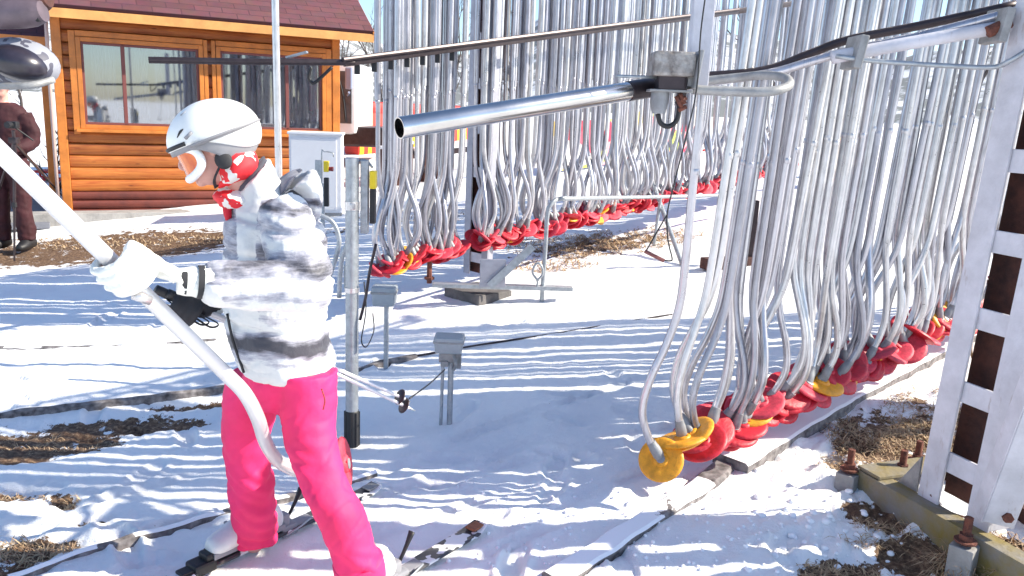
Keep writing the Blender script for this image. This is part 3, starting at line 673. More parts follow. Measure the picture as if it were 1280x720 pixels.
# diagonal brace leaving the frame to the right
bm = bmesh.new(); a_ = P(1247, 655, 2.82); b_ = P(1318, 470, 2.66); cn = (b_-a_).normalized()
o = empty('brace_channel', a_, 'pale grey diagonal channel leaning out of the frame beside the right pillar foot', 'brace')
beam(bm, V((0, 0, 0)), (b_-a_), .10, .012, up=V((-.3, -.9, 0)).cross(cn).cross(cn), bevel=.002)
sd = cn.cross(V((-.3, -.9, 0)).normalized()).normalized()
beam(bm, sd*.05+V((.0, .035, 0)), (b_-a_)+sd*.05+V((.0, .035, 0)), .012, .07, up=V((0, 1, 0)), bevel=.002)
beam(bm, -sd*.05+V((.0, .035, 0)), (b_-a_)-sd*.05+V((.0, .035, 0)), .012, .07, up=V((0, 1, 0)), bevel=.002)
link('channel', bm, M['whitep'], o)
bm = bmesh.new(); tube(bm, [V((.02, -.02, .04)), V((.05, .08, .04))], .012, 8); lathe(bm, [(0, -.01), (.022, -.01), (.022, .01), (0, .01)], 6, Matrix.Translation(V((.02, -.02, .04))) @ Matrix.Rotation(PI/2, 4, 'X')); link('bolt', bm, M['rust'], o)
# coiled cable on the pillar
bm = bmesh.new(); c0 = P(1252, 434, 3.16); pts = []
for k in range(64): a = k/63*4.6*PI; pts.append(V((math.cos(a)*(.034+.003*math.sin(k)), .006*k/63-.02*0, math.sin(a)*(.052+.003*math.cos(k*1.7)))))
pts = [V((-.03, .02, .19)), V((-.045, .0, .1))]+pts+[V((.02, .0, -.09)), V((-.05, .03, -.16))]
tube(bm, pts, .0055, 6, 2); o = link('coiled_cable', bm, M['galv'], None, True); o.location = c0
tag(o, 'grey cable coiled and hung between the bars of the right pillar', 'cable')
bm = bmesh.new(); tube(bm, [P(1220, 405, 3.2), P(1214, 440, 3.2), P(1228, 470, 3.22), P(1250, 475, 3.24), P(1240, 505, 3.24), P(1222, 545, 3.22), P(1200, 585, 3.2)], .005, 6, 6)
o = link('loose_wire', bm, mat('tan_wire', (.22, .13, .06), .6), None, True); tag(o, 'thin brown wire dangling down inside the right pillar', 'cable')
bm = bmesh.new(); tube(bm, [P(1163, 618, 3.12), P(1180, 636, 3.08), P(1215, 648, 3.06), P(1245, 640, 3.0)], .004, 6, 5)
o = link('loose_wire', bm, M['rust'], None, True); tag(o, 'rusty wire lying across the foot of the right pillar', 'cable')

# added pillar, unseen outside the frame, placed to shade the near hangers
PB2 = V((3.55, 4.15, gz0(3.55, 4.15))); pillar(PB2, PB2+V((.25, .25, 3.6)), None, 'added white ladder-like pillar, unseen beyond the right edge, shading the near hangers', .42, None, 'rack_pillar', (.2, .33))
bm = bmesh.new(); tube(bm, [V((0, 0, 0)), V((0.1, .55, 0))], .24, 20)
o = empty('shade_block', V((3.45, 3.75, 2.55)), 'added grey shade block, unseen beyond the right edge', 'machine'); link('shade_drum', bm, M['castgrey'], o, True, 40)  # unseen drum, case and post added to throw shade on hangers and snow
bm = bmesh.new(); box(bm, (.15, .55, .35), (.35, .5, 1.1), None, .04); link('shade_case', bm, M['castgrey'], o)
bm = bmesh.new(); box(bm, (.1, .3, -.95), (.3, .5, .3), None, .02); link('shade_bracket', bm, M['castgrey'], o)
bm = bmesh.new(); box(bm, (.15, .35, -1.3), (.09, .09, 1.3), None, .01); link('shade_post', bm, M['castgrey'], o)

# left-row support pillar
gl = G(596, 378)
_q = min((LA.lerp(LB, k/400) for k in range(400)), key=lambda p: abs(proj(p+V((0, 0, .8)))[0]-584)); LPb = V((_q.x, _q.y, gz0(_q.x, _q.y)+.10))-V((.7071, -.7071, 0))*.13+V((.075, .27, 0))
pillar(LPb, LPb+V((0, 0, 3.35)), None, 'grey ladder-like pillar with dark web standing among the far left hangers', .30, None, 'rack_pillar', (.15, .36), barw=.075, bmat=M['lilac'], fl=.05)
# its footing
o = empty('pillar_footing', gl, 'concrete and steel footing under the far rack pillar', 'footing')
ax = V((0.7071, -0.7071, 0)); bm = bmesh.new(); Rz = Matrix.Rotation(-PI/4, 4, 'Z')
box(bm, (0.0, .16, -.02), (.42, .36, .20), Rz, .01); link('concrete_block', bm, M['darkconc'], o)
bm = bmesh.new(); beam(bm, V((-.35, -.05, .14)), V((.75, .02, .14)), .09, .03, bevel=.004); link('base_plate', bm, M['galv'], o)
bm = bmesh.new(); beam(bm, V((.10, -.12, .16)), V((.42, -.08, .48)), .06, .012, up=V((0, 1, 0))); link('stay', bm, M['galv'], o)
bm = bmesh.new(); box(bm, (.12, -.1, .26), (.20, .012, .22), Matrix.Rotation(.1, 4, 'Z'), .003); link('gusset_plate', bm, M['lilac'], o)
bm = bmesh.new(); tube(bm, [V((-.38, 0, .14)), V((-.38, 0, .33))], .02, 8); lathe(bm, [(0, 0), (.04, 0), (.04, .02), (0, .02)], 6, Matrix.Translation((-.38, 0, .17))); link('anchor_bolt', bm, M['rust'], o, True, 40)
bm = bmesh.new(); tube(bm, [V((.47, -.02, .14)), V((.47, -.02, .2)), V((.43, -.02, .26)), V((.45, -.02, .33)), V((.49, -.02, .33)), V((.51, -.02, .26)), V((.47, -.02, .2))], .009, 8, 4); link('lifting_eye', bm, M['galv'], o, True)

# ------------------------------------------------------------------ guide rails and mechanism
g = empty('guide_bar', P(430, 78, 5.45), 'long dark guide bar crossing the front of the far left hangers', 'guide bar')
o0 = g.location.copy()
bm = bmesh.new(); a1 = P(922, 14, 9.05)-o0; a2 = P(1010, 2, 9.8)-o0
beam(bm, V((0, 0, 0)), a1, .03, .055, bevel=.005); beam(bm, a1, a2, .03, .055, bevel=.005); tube(bm, [V((0, -.03, .015)), a1+V((0, -.03, .015))], .016, 8); link('angle_rail', bm, M['dark'], g, True, 40)
bm = bmesh.new(); tube(bm, [P(186, 75, 5.15)-o0, P(300, 77, 5.3)-o0, V((0, 0, 0)), V((.05, .05, .003))], .021, 10)
link('end_tube', bm, M['dark'], g, True, 40)
bm = bmesh.new(); tube(bm, [P(415, 84, 5.6)-o0, P(400, 98, 5.6)-o0, P(391, 104, 5.6)-o0, P(386, 96, 5.6)-o0, P(389, 84, 5.6)-o0], .011, 8, 5); link('hose_loop', bm, M['black'], g, True)
bm = bmesh.new(); beam(bm, P(358, 72, 5.5)-o0, P(384, 65, 5.5)-o0, .05, .012); beam(bm, P(356, 77, 5.5)-o0, P(384, 77, 5.5)-o0, .05, .03); link('sensor_bracket', bm, M['galv'], g)
for k in range(7):
    bm = bmesh.new(); q = a1*(.02+k*.028); box(bm, q+V((0, .02, -.055)), (.035, .03, .06), None, .004); link('stop_block', bm, M['black'], g)

bm = bmesh.new(); pa = P(350, -40, 4.9); pb = G(351, 470); pb.z = gz0(pb.x, pb.y)
pa = V((pb.x, pb.y, 0)); o = empty('slender_post', pb, 'slender bright steel post in front of the cabin window, behind the helmet', 'post')
q = P(349, 200, 5.0)
bm = bmesh.new(); base = V((q.x, q.y, gz0(q.x, q.y)-.05)); o.location = base
tube(bm, [V((0, 0, 0)), V((-.01, 0, 3.4))], .0215, 12); link('shaft', bm, M['alu_c'], o, True, 50)
bm = bmesh.new(); lathe(bm, [(0, .02), (.07, .02), (.07, .06), (.03, .07), (0, .07)], 14); link('foot_flange', bm, M['galv'], o, True, 40)

# big shiny push arm
e0 = P(499, 160, 2.5); e1 = P(792, 113, 3.05)
arm = empty('push_arm', e0, 'thick shiny steel pipe arm reaching across in front of the hangers', 'pipe arm')
bm = bmesh.new(); d = e1-e0; n_ = d.normalized()
seg = 28; u = n_.cross(V((0, 0, 1))).normalized(); w = u.cross(n_)
rings = []
for (k, rr) in ((0, .029), (0, .0325), (.004, .0335), (1, .0335), (1, .02)):
    c = d*k if k in (0, 1) else n_*k
    rings.append([bm.verts.new(c+(u*math.cos(2*PI*j/seg)+w*math.sin(2*PI*j/seg))*rr) for j in range(seg)])
inner = [bm.verts.new(n_*.5+(u*math.cos(2*PI*j/seg)+w*math.sin(2*PI*j/seg))*.029) for j in range(seg)]
for a, b in zip([inner]+rings, rings):
    for j in range(seg): bm.faces.new((a[j], a[(j+1) % seg], b[(j+1) % seg], b[j]))
bm.faces.new(rings[-1]); link('pipe', bm, M['chrome'], arm, True, 40)
bm = bmesh.new(); tube(bm, [d-n_*.03, d+n_*.10], .036, 20); tube(bm, [d+n_*.02, d+n_*.14], [.03, .04], 16); link('clamp_sleeve', bm, M['dark'], arm, True, 40)

# mechanism head under the column
mh = P(842, 92, 3.0)
h = empty('release_mechanism', mh, 'cast metal release mechanism box with cables, joining the shiny arm to the bent tube', 'mechanism')
L = lambda px, py, Y=3.0: P(px, py, Y)-mh
bm = bmesh.new(); box(bm, L(840, 81), (.145, .13, .085), None, .012); link('box_body', bm, M['castworn'], h)
bm = bmesh.new(); box(bm, L(868, 88, 2.99), (.012, .16, .13), Matrix.Rotation(.12, 4, 'Y'), .003); beam(bm, L(868, 72, 2.97), L(862, 108, 2.97), .012, .02); link('side_plate', bm, M['castgrey'], h)
bm = bmesh.new(); box(bm, L(838, 104), (.10, .10, .06), None, .01); box(bm, L(852, 120), (.025, .06, .05), None, .005); link('clevis', bm, M['dark'], h)
bm = bmesh.new(); box(bm, L(836, 114), (.15, .11, .008), None, .002); link('flange_plate', bm, M['castgrey'], h)
bm = bmesh.new(); tube(bm, [L(826, 112), L(824, 128), L(823, 142)], [.032, .033, .024], 14); link('cable_gland', bm, M['collar'], h, True, 40)
bm = bmesh.new(); tube(bm, [L(822, 142), L(826, 154), L(836, 158), L(846, 150), L(849, 134), L(846, 126)], .009, 8, 6); link('hose_loop', bm, M['black'], h, True)
bm = bmesh.new(); tube(bm, [L(770, 95), L(824, 97)], .006, 6); link('pin_rod', bm, M['galv'], h, True)
bm = bmesh.new()
for a, b in (((850, 117), (856, 130)), ((848, 128), (858, 122)), ((845, 120), (852, 134)), ((858, 133), (848, 138))): tube(bm, [L(*a, 2.97), L(*b, 2.97)], .008, 8)
link('rusty_linkage', bm, M['rust'], h, True)
# vertical column above
bm = bmesh.new(); c0 = P(868, 96, 3.10)-mh; box(bm, c0+V((.01, 0, .42)), (.075, .06, .95), None, .004); link('hanger_column', bm, M['whitep'], h)
# bent tube: out to the right and back
bt = empty('bent_guide_tube', P(868, 118, 3.0), 'steel tube bent in a flat U beside the mechanism, running back to the pillar', 'guide tube'); b0 = bt.location.copy()
bm = bmesh.new(); tube(bm, [P(866, 112, 2.98)-b0, P(905, 114, 2.96)-b0, P(950, 115, 2.94)-b0, P(975, 112, 2.95)-b0, P(987, 105, 3.02)-b0, P(980, 97, 3.12)-b0, P(955, 94, 3.2)-b0, P(930, 96, 3.25)-b0, P(890, 100, 3.28)-b0, P(872, 102, 3.28)-b0], .0165, 12, 6)
link('u_bend', bm, M['castgrey'], bt, True)
bm = bmesh.new(); tube(bm, [P(872, 104, 3.3)-b0, P(960, 92, 3.3)-b0, P(1010, 78, 3.3)-b0, P(1060, 64, 3.28)-b0, P(1150, 45, 3.2)-b0, P(1270, 14, 3.12)-b0], .017, 12, 6); link('long_tube', bm, M['alu'], bt, True)
bm = bmesh.new(); tube(bm, [P(872, 96, 3.36)-b0, P(955, 88, 3.36)-b0, P(1010, 68, 3.36)-b0, P(1060, 50, 3.34)-b0, P(1150, 32, 3.3)-b0, P(1270, 6, 3.2)-b0], .017, 12, 6); link('long_tube', bm, M['dark'], bt, True)
bm = bmesh.new(); tube(bm, [P(1040, 72, 3.2)-b0, P(1120, 57, 3.18)-b0, P(1262, 32, 3.12)-b0], .024, 12, 4); link('thick_tube', bm, M['whitep'], bt, True)
bm = bmesh.new(); tube(bm, [P(1045, 70, 3.16)-b0, P(1090, 76, 3.14)-b0, P(1180, 82, 3.12)-b0, P(1240, 84, 3.1)-b0, P(1262, 76, 3.06)-b0, P(1285, 62, 3.04)-b0], .009, 8, 5); link('thin_rod', bm, M['galv'], bt, True)
for q in (P(1068, 66, 3.2), P(1246, 33, 3.13)):
    bm = bmesh.new(); box(bm, q-b0, (.03, .14, .12), Matrix.Rotation(.15, 4, 'Y'), .004); link('clamp', bm, M['castgrey'], bt)
bm = bmesh.new(); tube(bm, [P(1235, 40, 3.1)-b0, P(1262, 28, 3.1)-b0], .022, 10); link('rusty_bush', bm, M['rust'], bt, True, 40)

# pull cord with handle
bm = bmesh.new(); c = [P(884, -20, 2.9), P(876, 40, 2.9), P(871, 110, 2.9), P(858, 170, 2.9), P(842, 232, 2.9), P(834, 268, 2.9), P(835, 300, 2.9), P(840, 322, 2.9), P(838, 326, 2.9), P(828, 325, 2.9)]
o = empty('pull_cord', c[0], 'thin black pull cord with small wooden toggle hanging by the nearest hanger', 'cord')
tube(bm, [p-c[0] for p in c], .0028, 6, 5); tube(bm, [c[5]-c[0], P(820, 292, 2.9)-c[0], P(808, 313, 2.9)-c[0]], .0028, 6, 4)
link('cord', bm, M['black'], o, True)
bm = bmesh.new(); tube(bm, [P(806, 314, 2.9)-c[0], P(830, 326, 2.9)-c[0]], .007, 8); link('toggle', bm, M['tablew'], o, True, 40)

# ------------------------------------------------------------------ handrail behind, braces
def GY(px, py): return G(px, py)
f1 = G(677, 375); f2 = G(817, 306)
hr = empty('handrail', f1, 'thin bent pipe handrail standing in snow beyond the nearest hanger', 'handrail')
t1 = P(684, 268, f1.y); t3 = P(700, 249, f1.y); t2 = P(826, 246, f2.y); t4 = P(935, 243, f2.y+1.2)
bm = bmesh.new(); tube(bm, [V((0, 0, -.05)), P(681, 320, f1.y)-f1, P(684, 270, f1.y)-f1, P(688, 256, f1.y)-f1, P(698, 249, f1.y+.05)-f1, P(720, 248, f1.y+.2)-f1, t2-f1, t4-f1], .018, 10, 5)
link('top_rail', bm, M['galv'], hr, True)
bm = bmesh.new(); tube(bm, [f2-f1-V((0, 0, .05)), t2-f1], .016, 10); link('upright', bm, M['galv'], hr, True, 50)
bm = bmesh.new(); a = P(808, 206, 8.9); b = G(856, 335); o = empty('diagonal_stay', b, 'grey diagonal stay bar behind the first hangers of the right-hand rack', 'brace')
tube(bm, [a-b, V((0, 0, -.03))], .022, 8); link('stay_tube', bm, M['galv'], o, True, 50)
bm = bmesh.new(); lathe(bm, [(0, 0), (.05, 0), (.05, .03), (0, .03)], 10, Matrix.Translation(a-b)); link('end_lug', bm, M['castgrey'], o, True, 40)
# dark foot structure behind the right-hand rack
gq = G(915, 338); o = empty('dark_base_frame', gq, 'low dark steel base frame seen through the right-hand hangers', 'base frame')
bm = bmesh.new(); box(bm, (0, .1, .05), (.55, .12, .10), Matrix.Rotation(.4, 4, 'Z'), .01); link('sill_beam', bm, M['rustin'], o)
for x in (-.1, .2): bm = bmesh.new(); box(bm, (x, .2, .3), (.06, .06, .6), None, .004); link('stub_post', bm, M['dark'], o)

# ------------------------------------------------------------------ posts and boxes in the middle
pg = G(440, 556)
o = empty('control_post', pg, 'thick grey galvanised post in a black sleeve between skier and far hangers', 'post')
zt = P(440, 197, pg.y).z-pg.z
bm = bmesh.new(); lathe(bm, [(0, 0), (.032, 0), (.032, zt-.004), (.028, zt), (0, zt)], 20); link('post_tube', bm, M['galv'], o, True, 40)
bm = bmesh.new(); lathe(bm, [(0, -.05), (.036, -.05), (.036, .18), (.0325, .185)], 20)
for k in range(8): a = k/8*2*PI; tube(bm, [V((.036*math.cos(a), .036*math.sin(a), 0)), V((.036*math.cos(a), .036*math.sin(a), .18))], .005, 6)
link('base_sleeve', bm, M['black'], o, True, 40)
zc = P(440, 257, pg.y).z-pg.z
bm = bmesh.new(); lathe(bm, [(.033, -.02), (.036, -.02), (.036, .02), (.033, .02)], 20, Matrix.Translation((0, 0, zc))); box(bm, (.01, -.037, zc), (.03, .012, .03), None, .003)
zz = P(440, 362, pg.y).z-pg.z; lathe(bm, [(.033, -.012), (.0365, -.012), (.0365, .012), (.033, .012)], 20, Matrix.Translation((0, 0, zz))); link('strap_clamp', bm, M['alu_c'], o, True, 40)
bm = bmesh.new(); za = P(455, 290, pg.y).z-pg.z; box(bm, (.055, .03, (za+zt)/2-.01), (.035, .05, zt-za), None, .004); link('mounting_channel', bm, M['galv'], o)
zy = lambda py: P(460, py, pg.y).z-pg.z
bm = bmesh.new(); box(bm, (.095, .03, zy(225)), (.03, .05, .085), None, .006); link('yellow_switch', bm, M['yellow'], o)
bm = bmesh.new(); box(bm, (.094, .03, (zy(236)+zy(280))/2), (.026, .045, zy(236)-zy(280)), None, .005); link('black_switch_body', bm, M['black'], o)
bm = bmesh.new(); tube(bm, [V((-.01, .04, zy(205))), V((.05, .05, zy(201))), V((.09, .04, zy(210)))], .006, 6, 4); link('switch_cable', bm, M['galv'], o, True)
bm = bmesh.new(); box(bm, (-.025, .06, zy(350)), (.05, .04, .12), None, .006); link('junction_box', bm, M['boxgrey'], o)
bm = bmesh.new(); tube(bm, [V((.06, -.01, zy(352))), V((.07, -.01, zy(380))), V((.065, -.02, zy(400))), V((.05, -.02, zy(425))), V((.075, -.02, zy(432))), V((.11, -.02, zy(412))), V((.105, -.02, zy(390)))], .007, 6, 5, flat=.4)
link('black_strap', bm, M['black'], o, True)
# bundle of thin cables at the post and curved conduits
for k, (pts, lab) in enumerate(((((470, 305), (462, 340), (457, 372), (450, 400)), 'thin dark cables hanging beside the grey control post'), (((398, 268), (416, 278), (424, 300), (420, 322), (412, 345)), 'curved grey conduit coming down behind the skier'), (((436, 300), (428, 320), (425, 345), (424, 372)), 'short bent conduit feeding the box behind the control post'))):
    bm = bmesh.new(); Y = pg.y+.35+.5*(k == 1); q = P(*pts[0], Y); tube(bm, [P(a, b, Y)-q for a, b in pts], [.008, .014, .013][k], 8, 5)
    c = link('conduit' if k else 'thin_cable', bm, [M['dark'], M['galv'], M['galv']][k], None, True); c.location = q; tag(c, lab, 'conduit' if k else 'cable')

def stand_box(px, pyb, pyt, Y, label, w, hh, two, flip=1):
    g_ = G(px, pyb); o = empty('sensor_box', g_, label, 'sensor box')
    Y = g_.y; zt = P(px, pyt, Y).z-g_.z
    bm = bmesh.new(); box(bm, (0, 0, zt-hh/2), (w, .13, hh), None, .012)
    vs = [v for v in bm.verts if v.co.z < zt-hh*.6]; 
    for v in vs: v.co.x *= .9
    link('cover', bm, M['boxgrey'], o)
    bm = bmesh.new(); box(bm, (0, 0, zt-hh*.30), (w*1.04, .137, hh*.14), None, .006); link('lid_rim', bm, M['castgrey'], o)
    bm = bmesh.new()
    tube(bm, [V((.012*flip, 0, -.05)), V((.012*flip, 0, zt-hh)), V((0, 0, zt-hh*.6))], .0155, 10)
    link('stem', bm, M['galv'], o, True, 50)
    if two:
        bm = bmesh.new(); tube(bm, [V((-.035, 0, -.05)), V((-.03, 0, zt-hh-.03))], .009, 8); link('stem', bm, M['galv'], o, True, 50)
        bm = bmesh.new(); box(bm, (0, 0, zt-hh-.03), (.10, .07, .05), None, .006); box(bm, (.05, 0, zt-hh-.05), (.03, .04, .08), None, .004); box(bm, (-.02, -.03, zt-hh-.06), (.04, .03, .03), None, .004); tube(bm, [V((.02, -.03, zt-hh)), V((.04, -.06, zt-hh-.05)), V((.03, -.03, zt-hh-.09))], .009, 7, 4); link('lever_bracket', bm, M['castgrey'], o)
    return o, g_
o, g2 = stand_box(559, 530, 419, 0, 'grey box on two thin stems standing alone on the open snow', .155, .085, True)
stand_box(480, 460, 357, 0, 'grey rounded box on one stem right behind the thick control post', .15, .12, False)
# cord from box to pole tips
bm = bmesh.new(); q1 = P(556, 462, g2.y-.03); q2 = P(512, 498, 3.2); tube(bm, [V((0, 0, 0)), (q2-q1)*.5-V((0, 0, .008)), q2-q1], .0035, 6, 5); o = link('trigger_cord', bm, M['black'], None, True); o.location = q1
tag(o, 'thin black cord slanting from the lone grey box down to the pole tips', 'cord')

# electrical cabinet
gc = G(395, 272); Y = gc.y; w = (P(428, 230, Y)-P(364, 230, Y)).x; zt = P(395, 168, Y).z-gc.z
cb = empty('electrical_cabinet', gc, 'white electrical cabinet standing at the right corner of the wooden cabin', 'cabinet', None, .15)
bm = bmesh.new(); box(bm, (0, .2, zt/2+.03), (w, .4, zt-.06), None, .015); link('cabinet_body', bm, M['cabinet'], cb)
bm = bmesh.new(); box(bm, (-.02, -.006, zt/2+.03), (w*.86, .01, zt*.86), None, .004); link('door', bm, M['cabinet'], cb)
bm = bmesh.new(); box(bm, (0, .2, .02), (w*.98, .38, .08), None, .004); link('plinth', bm, M['concrete'], cb)
bm = bmesh.new(); box(bm, (0, .2, zt+.01), (w*1.05, .45, .03), None, .006); link('rain_cap', bm, M['cabinet'], cb)
# operator switch on post between
q = P(408, 215, Y-1.0); gq = V((q.x, q.y, gz0(q.x, q.y))); o = empty('control_station', gq, 'yellow and black control switch on a bracket in front of the white cabinet', 'control switch')
zq = lambda py: P(408, py, q.y).z-gq.z
bm = bmesh.new(); box(bm, (0, 0, zq(208)), (.055, .06, .12), None, .008); link('yellow_head', bm, M['yellow'], o)
bm = bmesh.new(); box(bm, (0, 0, (zq(222)+zq(258))/2), (.05, .055, zq(222)-zq(258)), None, .006); link('black_body', bm, M['black'], o)
bm = bmesh.new(); tube(bm, [V((.02, 0, zq(211))), V((.075, 0, zq(211)))], [.02, .026], 12); link('push_knob', bm, M['knob'], o, True, 40)
bm = bmesh.new(); tube(bm, [V((-.06, .04, zq(258))), V((-.06, .04, zq(193))), V((-.03, .04, zq(190))), V((.06, .04, zq(191))), V((.07, .04, zq(196)))], .007, 6, 3); link('guard_hoop', bm, M['galv'], o, True)
bm = bmesh.new(); box(bm, (-.09, .03, zq(212)), (.08, .03, .2), None, .004); box(bm, (-.055, .05, zq(230)/2), (.04, .03, zq(230)), None, .003); link('back_plate', bm, M['galv'], o)

# ------------------------------------------------------------------ cabin
CB = G(86, 274); cang = math.atan2(.47, .88); cx = V((math.cos(cang), math.sin(cang), 0)); cy = V((-math.sin(cang), math.cos(cang), 0))
def CL(px, py, off=0.0):
    p = hit_plane(px, py, CB+cy*off, cy)-CB; return p.dot(cx), p.z
cabin = empty('wooden_cabin', CB, 'orange log-board cabin with two wide windows and purple-red shingle roof', 'cabin', None, cang)
LW = CL(419, 150)[0]; EZ = (CL(150, 21, -.42)[1]+CL(400, 41, -.42)[1])/2; HT = EZ+.24; DEP = 3.4
w1 = [CL(97, 100)[0], CL(254, 100)[0], (CL(98, 160)[1]+CL(254, 165)[1])/2, (CL(98, 46)[1]+CL(254, 57)[1])/2]
w2 = [CL(270, 100)[0], CL(406, 100)[0], w1[2], w1[3]]
print('cabin', CB, LW, HT, w1, w2)
def boards(bm, x0, x1, z0, z1, bh, holes, thick=.05, layer=None):
    zb = z0; n = 0
    nr = int(round((z1-z0)/bh)); bh = (z1-z0)/nr
    for r in range(nr):
        a, b = z0+r*bh, z0+(r+1)*bh; segs = [(x0, x1)]
        for (hx0, hx1, hz0, hz1) in holes:
            if b > hz0+.01 and a < hz1-.01:
                s2 = []
                for (p, q) in segs:
                    if hx0 > p: s2.append((p, min(q, hx0)))
                    if hx1 < q: s2.append((max(p, hx1), q))
                    if hx0 >= q or hx1 <= p: s2 = s2+[(p, q)] if (p, q) not in s2 else s2
                segs = s2
        val = random.random()
        for (p, q) in segs:
            prof = [(thick, a+.002), (0, a+.002), (-.018, a+.012), (-.030, a+bh*.3), (-.033, a+bh*.5), (-.030, a+bh*.7), (-.018, b-.012), (0, b-.002), (thick, b-.002)]
            A = [bm.verts.new((p, y, z)) for y, z in prof]; B = [bm.verts.new((q, y, z)) for y, z in prof]
            fs = [bm.faces.new(A[::-1]), bm.faces.new(B)]+[bm.faces.new((A[i], A[(i+1) % 9], B[(i+1) % 9], B[i])) for i in range(9)]
            for f in fs: f[layer] = val
def board_obj(name, x0, x1, z0, z1, bh, holes, m, M_=None):
    bm = bmesh.new(); ly = bm.faces.layers.float.new('board'); boards(bm, x0, x1, z0, z1, bh, holes, .05, ly)
    if M_ is not None: bmesh.ops.transform(bm, matrix=M_, verts=bm.verts)
    return link(name, bm, m, cabin)
H0 = .36
holes = [tuple(w1), tuple(w2)]
board_obj('front_wall', .06, LW-.02, H0, HT+.05, .155, holes, M['wood'])
board_obj('plinth', .06, LW-.02, -.1, H0, .12, [], M['woodlow'])
Mside = Matrix.Translation((LW, 0, 0)) @ Matrix.Rotation(PI/2, 4, 'Z'); board_obj('side_wall', 0, DEP, -.1, HT+.05, .155, [], M['wood'], Mside)
Ms2 = Matrix.Translation((0.05, DEP, 0)) @ Matrix.Rotation(-PI/2, 4, 'Z'); board_obj('side_wall', 0, DEP-.0, -.1, HT+.05, .155, [], M['wood'], Ms2)
Ms3 = Matrix.Translation((LW, DEP, 0)) @ Matrix.Rotation(PI, 4, 'Z'); board_obj('back_wall', 0, LW, -.1, HT+.05, .155, [], M['wood'], Ms3)
# corner posts
for x in (.0, LW):
    bm = bmesh.new(); box(bm, (x, 0, HT/2), (.11, .13, HT+.1), None, .01); link('corner_post', bm, M['trim'], cabin)
# gable triangles
ov = .42; pitch = R_(33); RIDGE = EZ+.02+(DEP/2+ov)*math.tan(pitch)
for x in (.05, LW-.05):
    bm = bmesh.new(); v = [bm.verts.new(q) for q in ((x, 0.02, HT), (x, DEP-.02, HT), (x, DEP/2, RIDGE-.08))]; bm.faces.new(v)
    r = bmesh.ops.extrude_face_region(bm, geom=bm.faces[:]); bmesh.ops.translate(bm, vec=(.05 if x < 1 else -.05, 0, 0), verts=[e for e in r['geom'] if isinstance(e, bmesh.types.BMVert)]); link('gable', bm, M['wood'], cabin)
# roof
xr = CL(467, 46, -ov)[0]; xl = CL(58, 10, -ov)[0]
for sgn in (1, -1):
    Lr = (DEP/2+ov)/math.cos(pitch)
    bm = bmesh.new(); box(bm, (0, Lr/2, 0), (xr-xl, Lr, .06), None, .004)
    ro = link('roof', bm, M['shingle'], cabin)
    if sgn == 1: ro.location = ((xl+xr)/2, -ov, RIDGE-(DEP/2+ov)*math.tan(pitch)+.04); ro.rotation_euler = (pitch, 0, 0)
    else: ro.location = ((xl+xr)/2, DEP+ov, RIDGE-(DEP/2+ov)*math.tan(pitch)+.04); ro.rotation_euler = (pitch, 0, PI)
ez = RIDGE-(DEP/2+ov)*math.tan(pitch)+.0
bm = bmesh.new(); box(bm, ((xl+xr)/2, -ov-.012, ez-.035), (xr-xl-.01, .025, .11), None, .003); link('fascia', bm, M['fascia'], cabin)
bm = bmesh.new(); box(bm, ((xl+xr)/2, -ov/2+.01, ez-.005), (xr-xl-.03, ov-.03, .02), None); link('soffit', bm, M['trim'], cabin)
for x in (xl, xr):
    bm = bmesh.new(); Lr = (DEP/2+ov)/math.cos(pitch)
    box(bm, (x, -ov+math.cos(pitch)*Lr/2, ez+math.sin(pitch)*Lr/2-.03), (.03, Lr, .14), Matrix.Rotation(pitch, 4, 'X'), .003); link('bargeboard', bm, M['trim'], cabin)
# windows
def window(w, mull):
    x0, x1, z0, z1 = w
    bm = bmesh.new(); t = .055
    for (c, s) in (((x0+t/2, -.03, (z0+z1)/2), (t, .09, z1-z0)), ((x1-t/2, -.03, (z0+z1)/2), (t, .09, z1-z0)), (((x0+x1)/2, -.031, z1-t/2), (x1-x0-2*t, .088, t)), (((x0+x1)/2, -.031, z0+t/2), (x1-x0-2*t, .088, t))): box(bm, c, s, None, .006)
    f = link('window', bm, M['trim'], cabin)
    bm = bmesh.new(); box(bm, ((x0+x1)/2, -.07, z0-.02), (x1-x0+.1, .12, .04), None, .006); link('sill', bm, M['trim'], f)
    bm = bmesh.new()
    for m_ in mull: box(bm, (m_, -.02, (z0+z1)/2), (.045, .05, z1-z0-2*t), None, .005)
    for (c, s) in (((x0+t+.015, -.02, (z0+z1)/2), (.03, .05, z1-z0-2*t)), ((x1-t-.015, -.02, (z0+z1)/2), (.03, .05, z1-z0-2*t)), (((x0+x1)/2, -.021, z1-t-.015), (x1-x0-2*t-.06, .048, .03)), (((x0+x1)/2, -.021, z0+t+.015), (x1-x0-2*t-.06, .048, .03))): box(bm, c, s, None, .004)
    link('sash', bm, M['tablew'], f)
    bm = bmesh.new(); box(bm, ((x0+x1)/2, .0, (z0+z1)/2), (x1-x0-2*t-.02, .006, z1-z0-2*t-.02)); link('pane', bm, M['glass'], f)
    bm = bmesh.new()
    for (c, s) in (((x0-.04, -.055, (z0+z1)/2), (.075, .03, z1-z0+.14)), ((x1+.04, -.055, (z0+z1)/2), (.075, .03, z1-z0+.14)), (((x0+x1)/2, -.055, z1+.04), (x1-x0, .028, .07))):
        if x0 > 1 and c[0] < x0 and len(str(c)) and s[0] < .1: c = (x0-.032, c[1], c[2]); s = (.05, s[1], s[2])
        if x0 < 1 and c[0] > x1 and s[0] < .1: c = (x1+.032, c[1], c[2]); s = (.05, s[1], s[2])
        box(bm, c, s, None, .005)
    link('casing', bm, M['trim'], f)
window(w1, [CL(155, 100)[0]]); window(w2, [CL(358, 100)[0]])
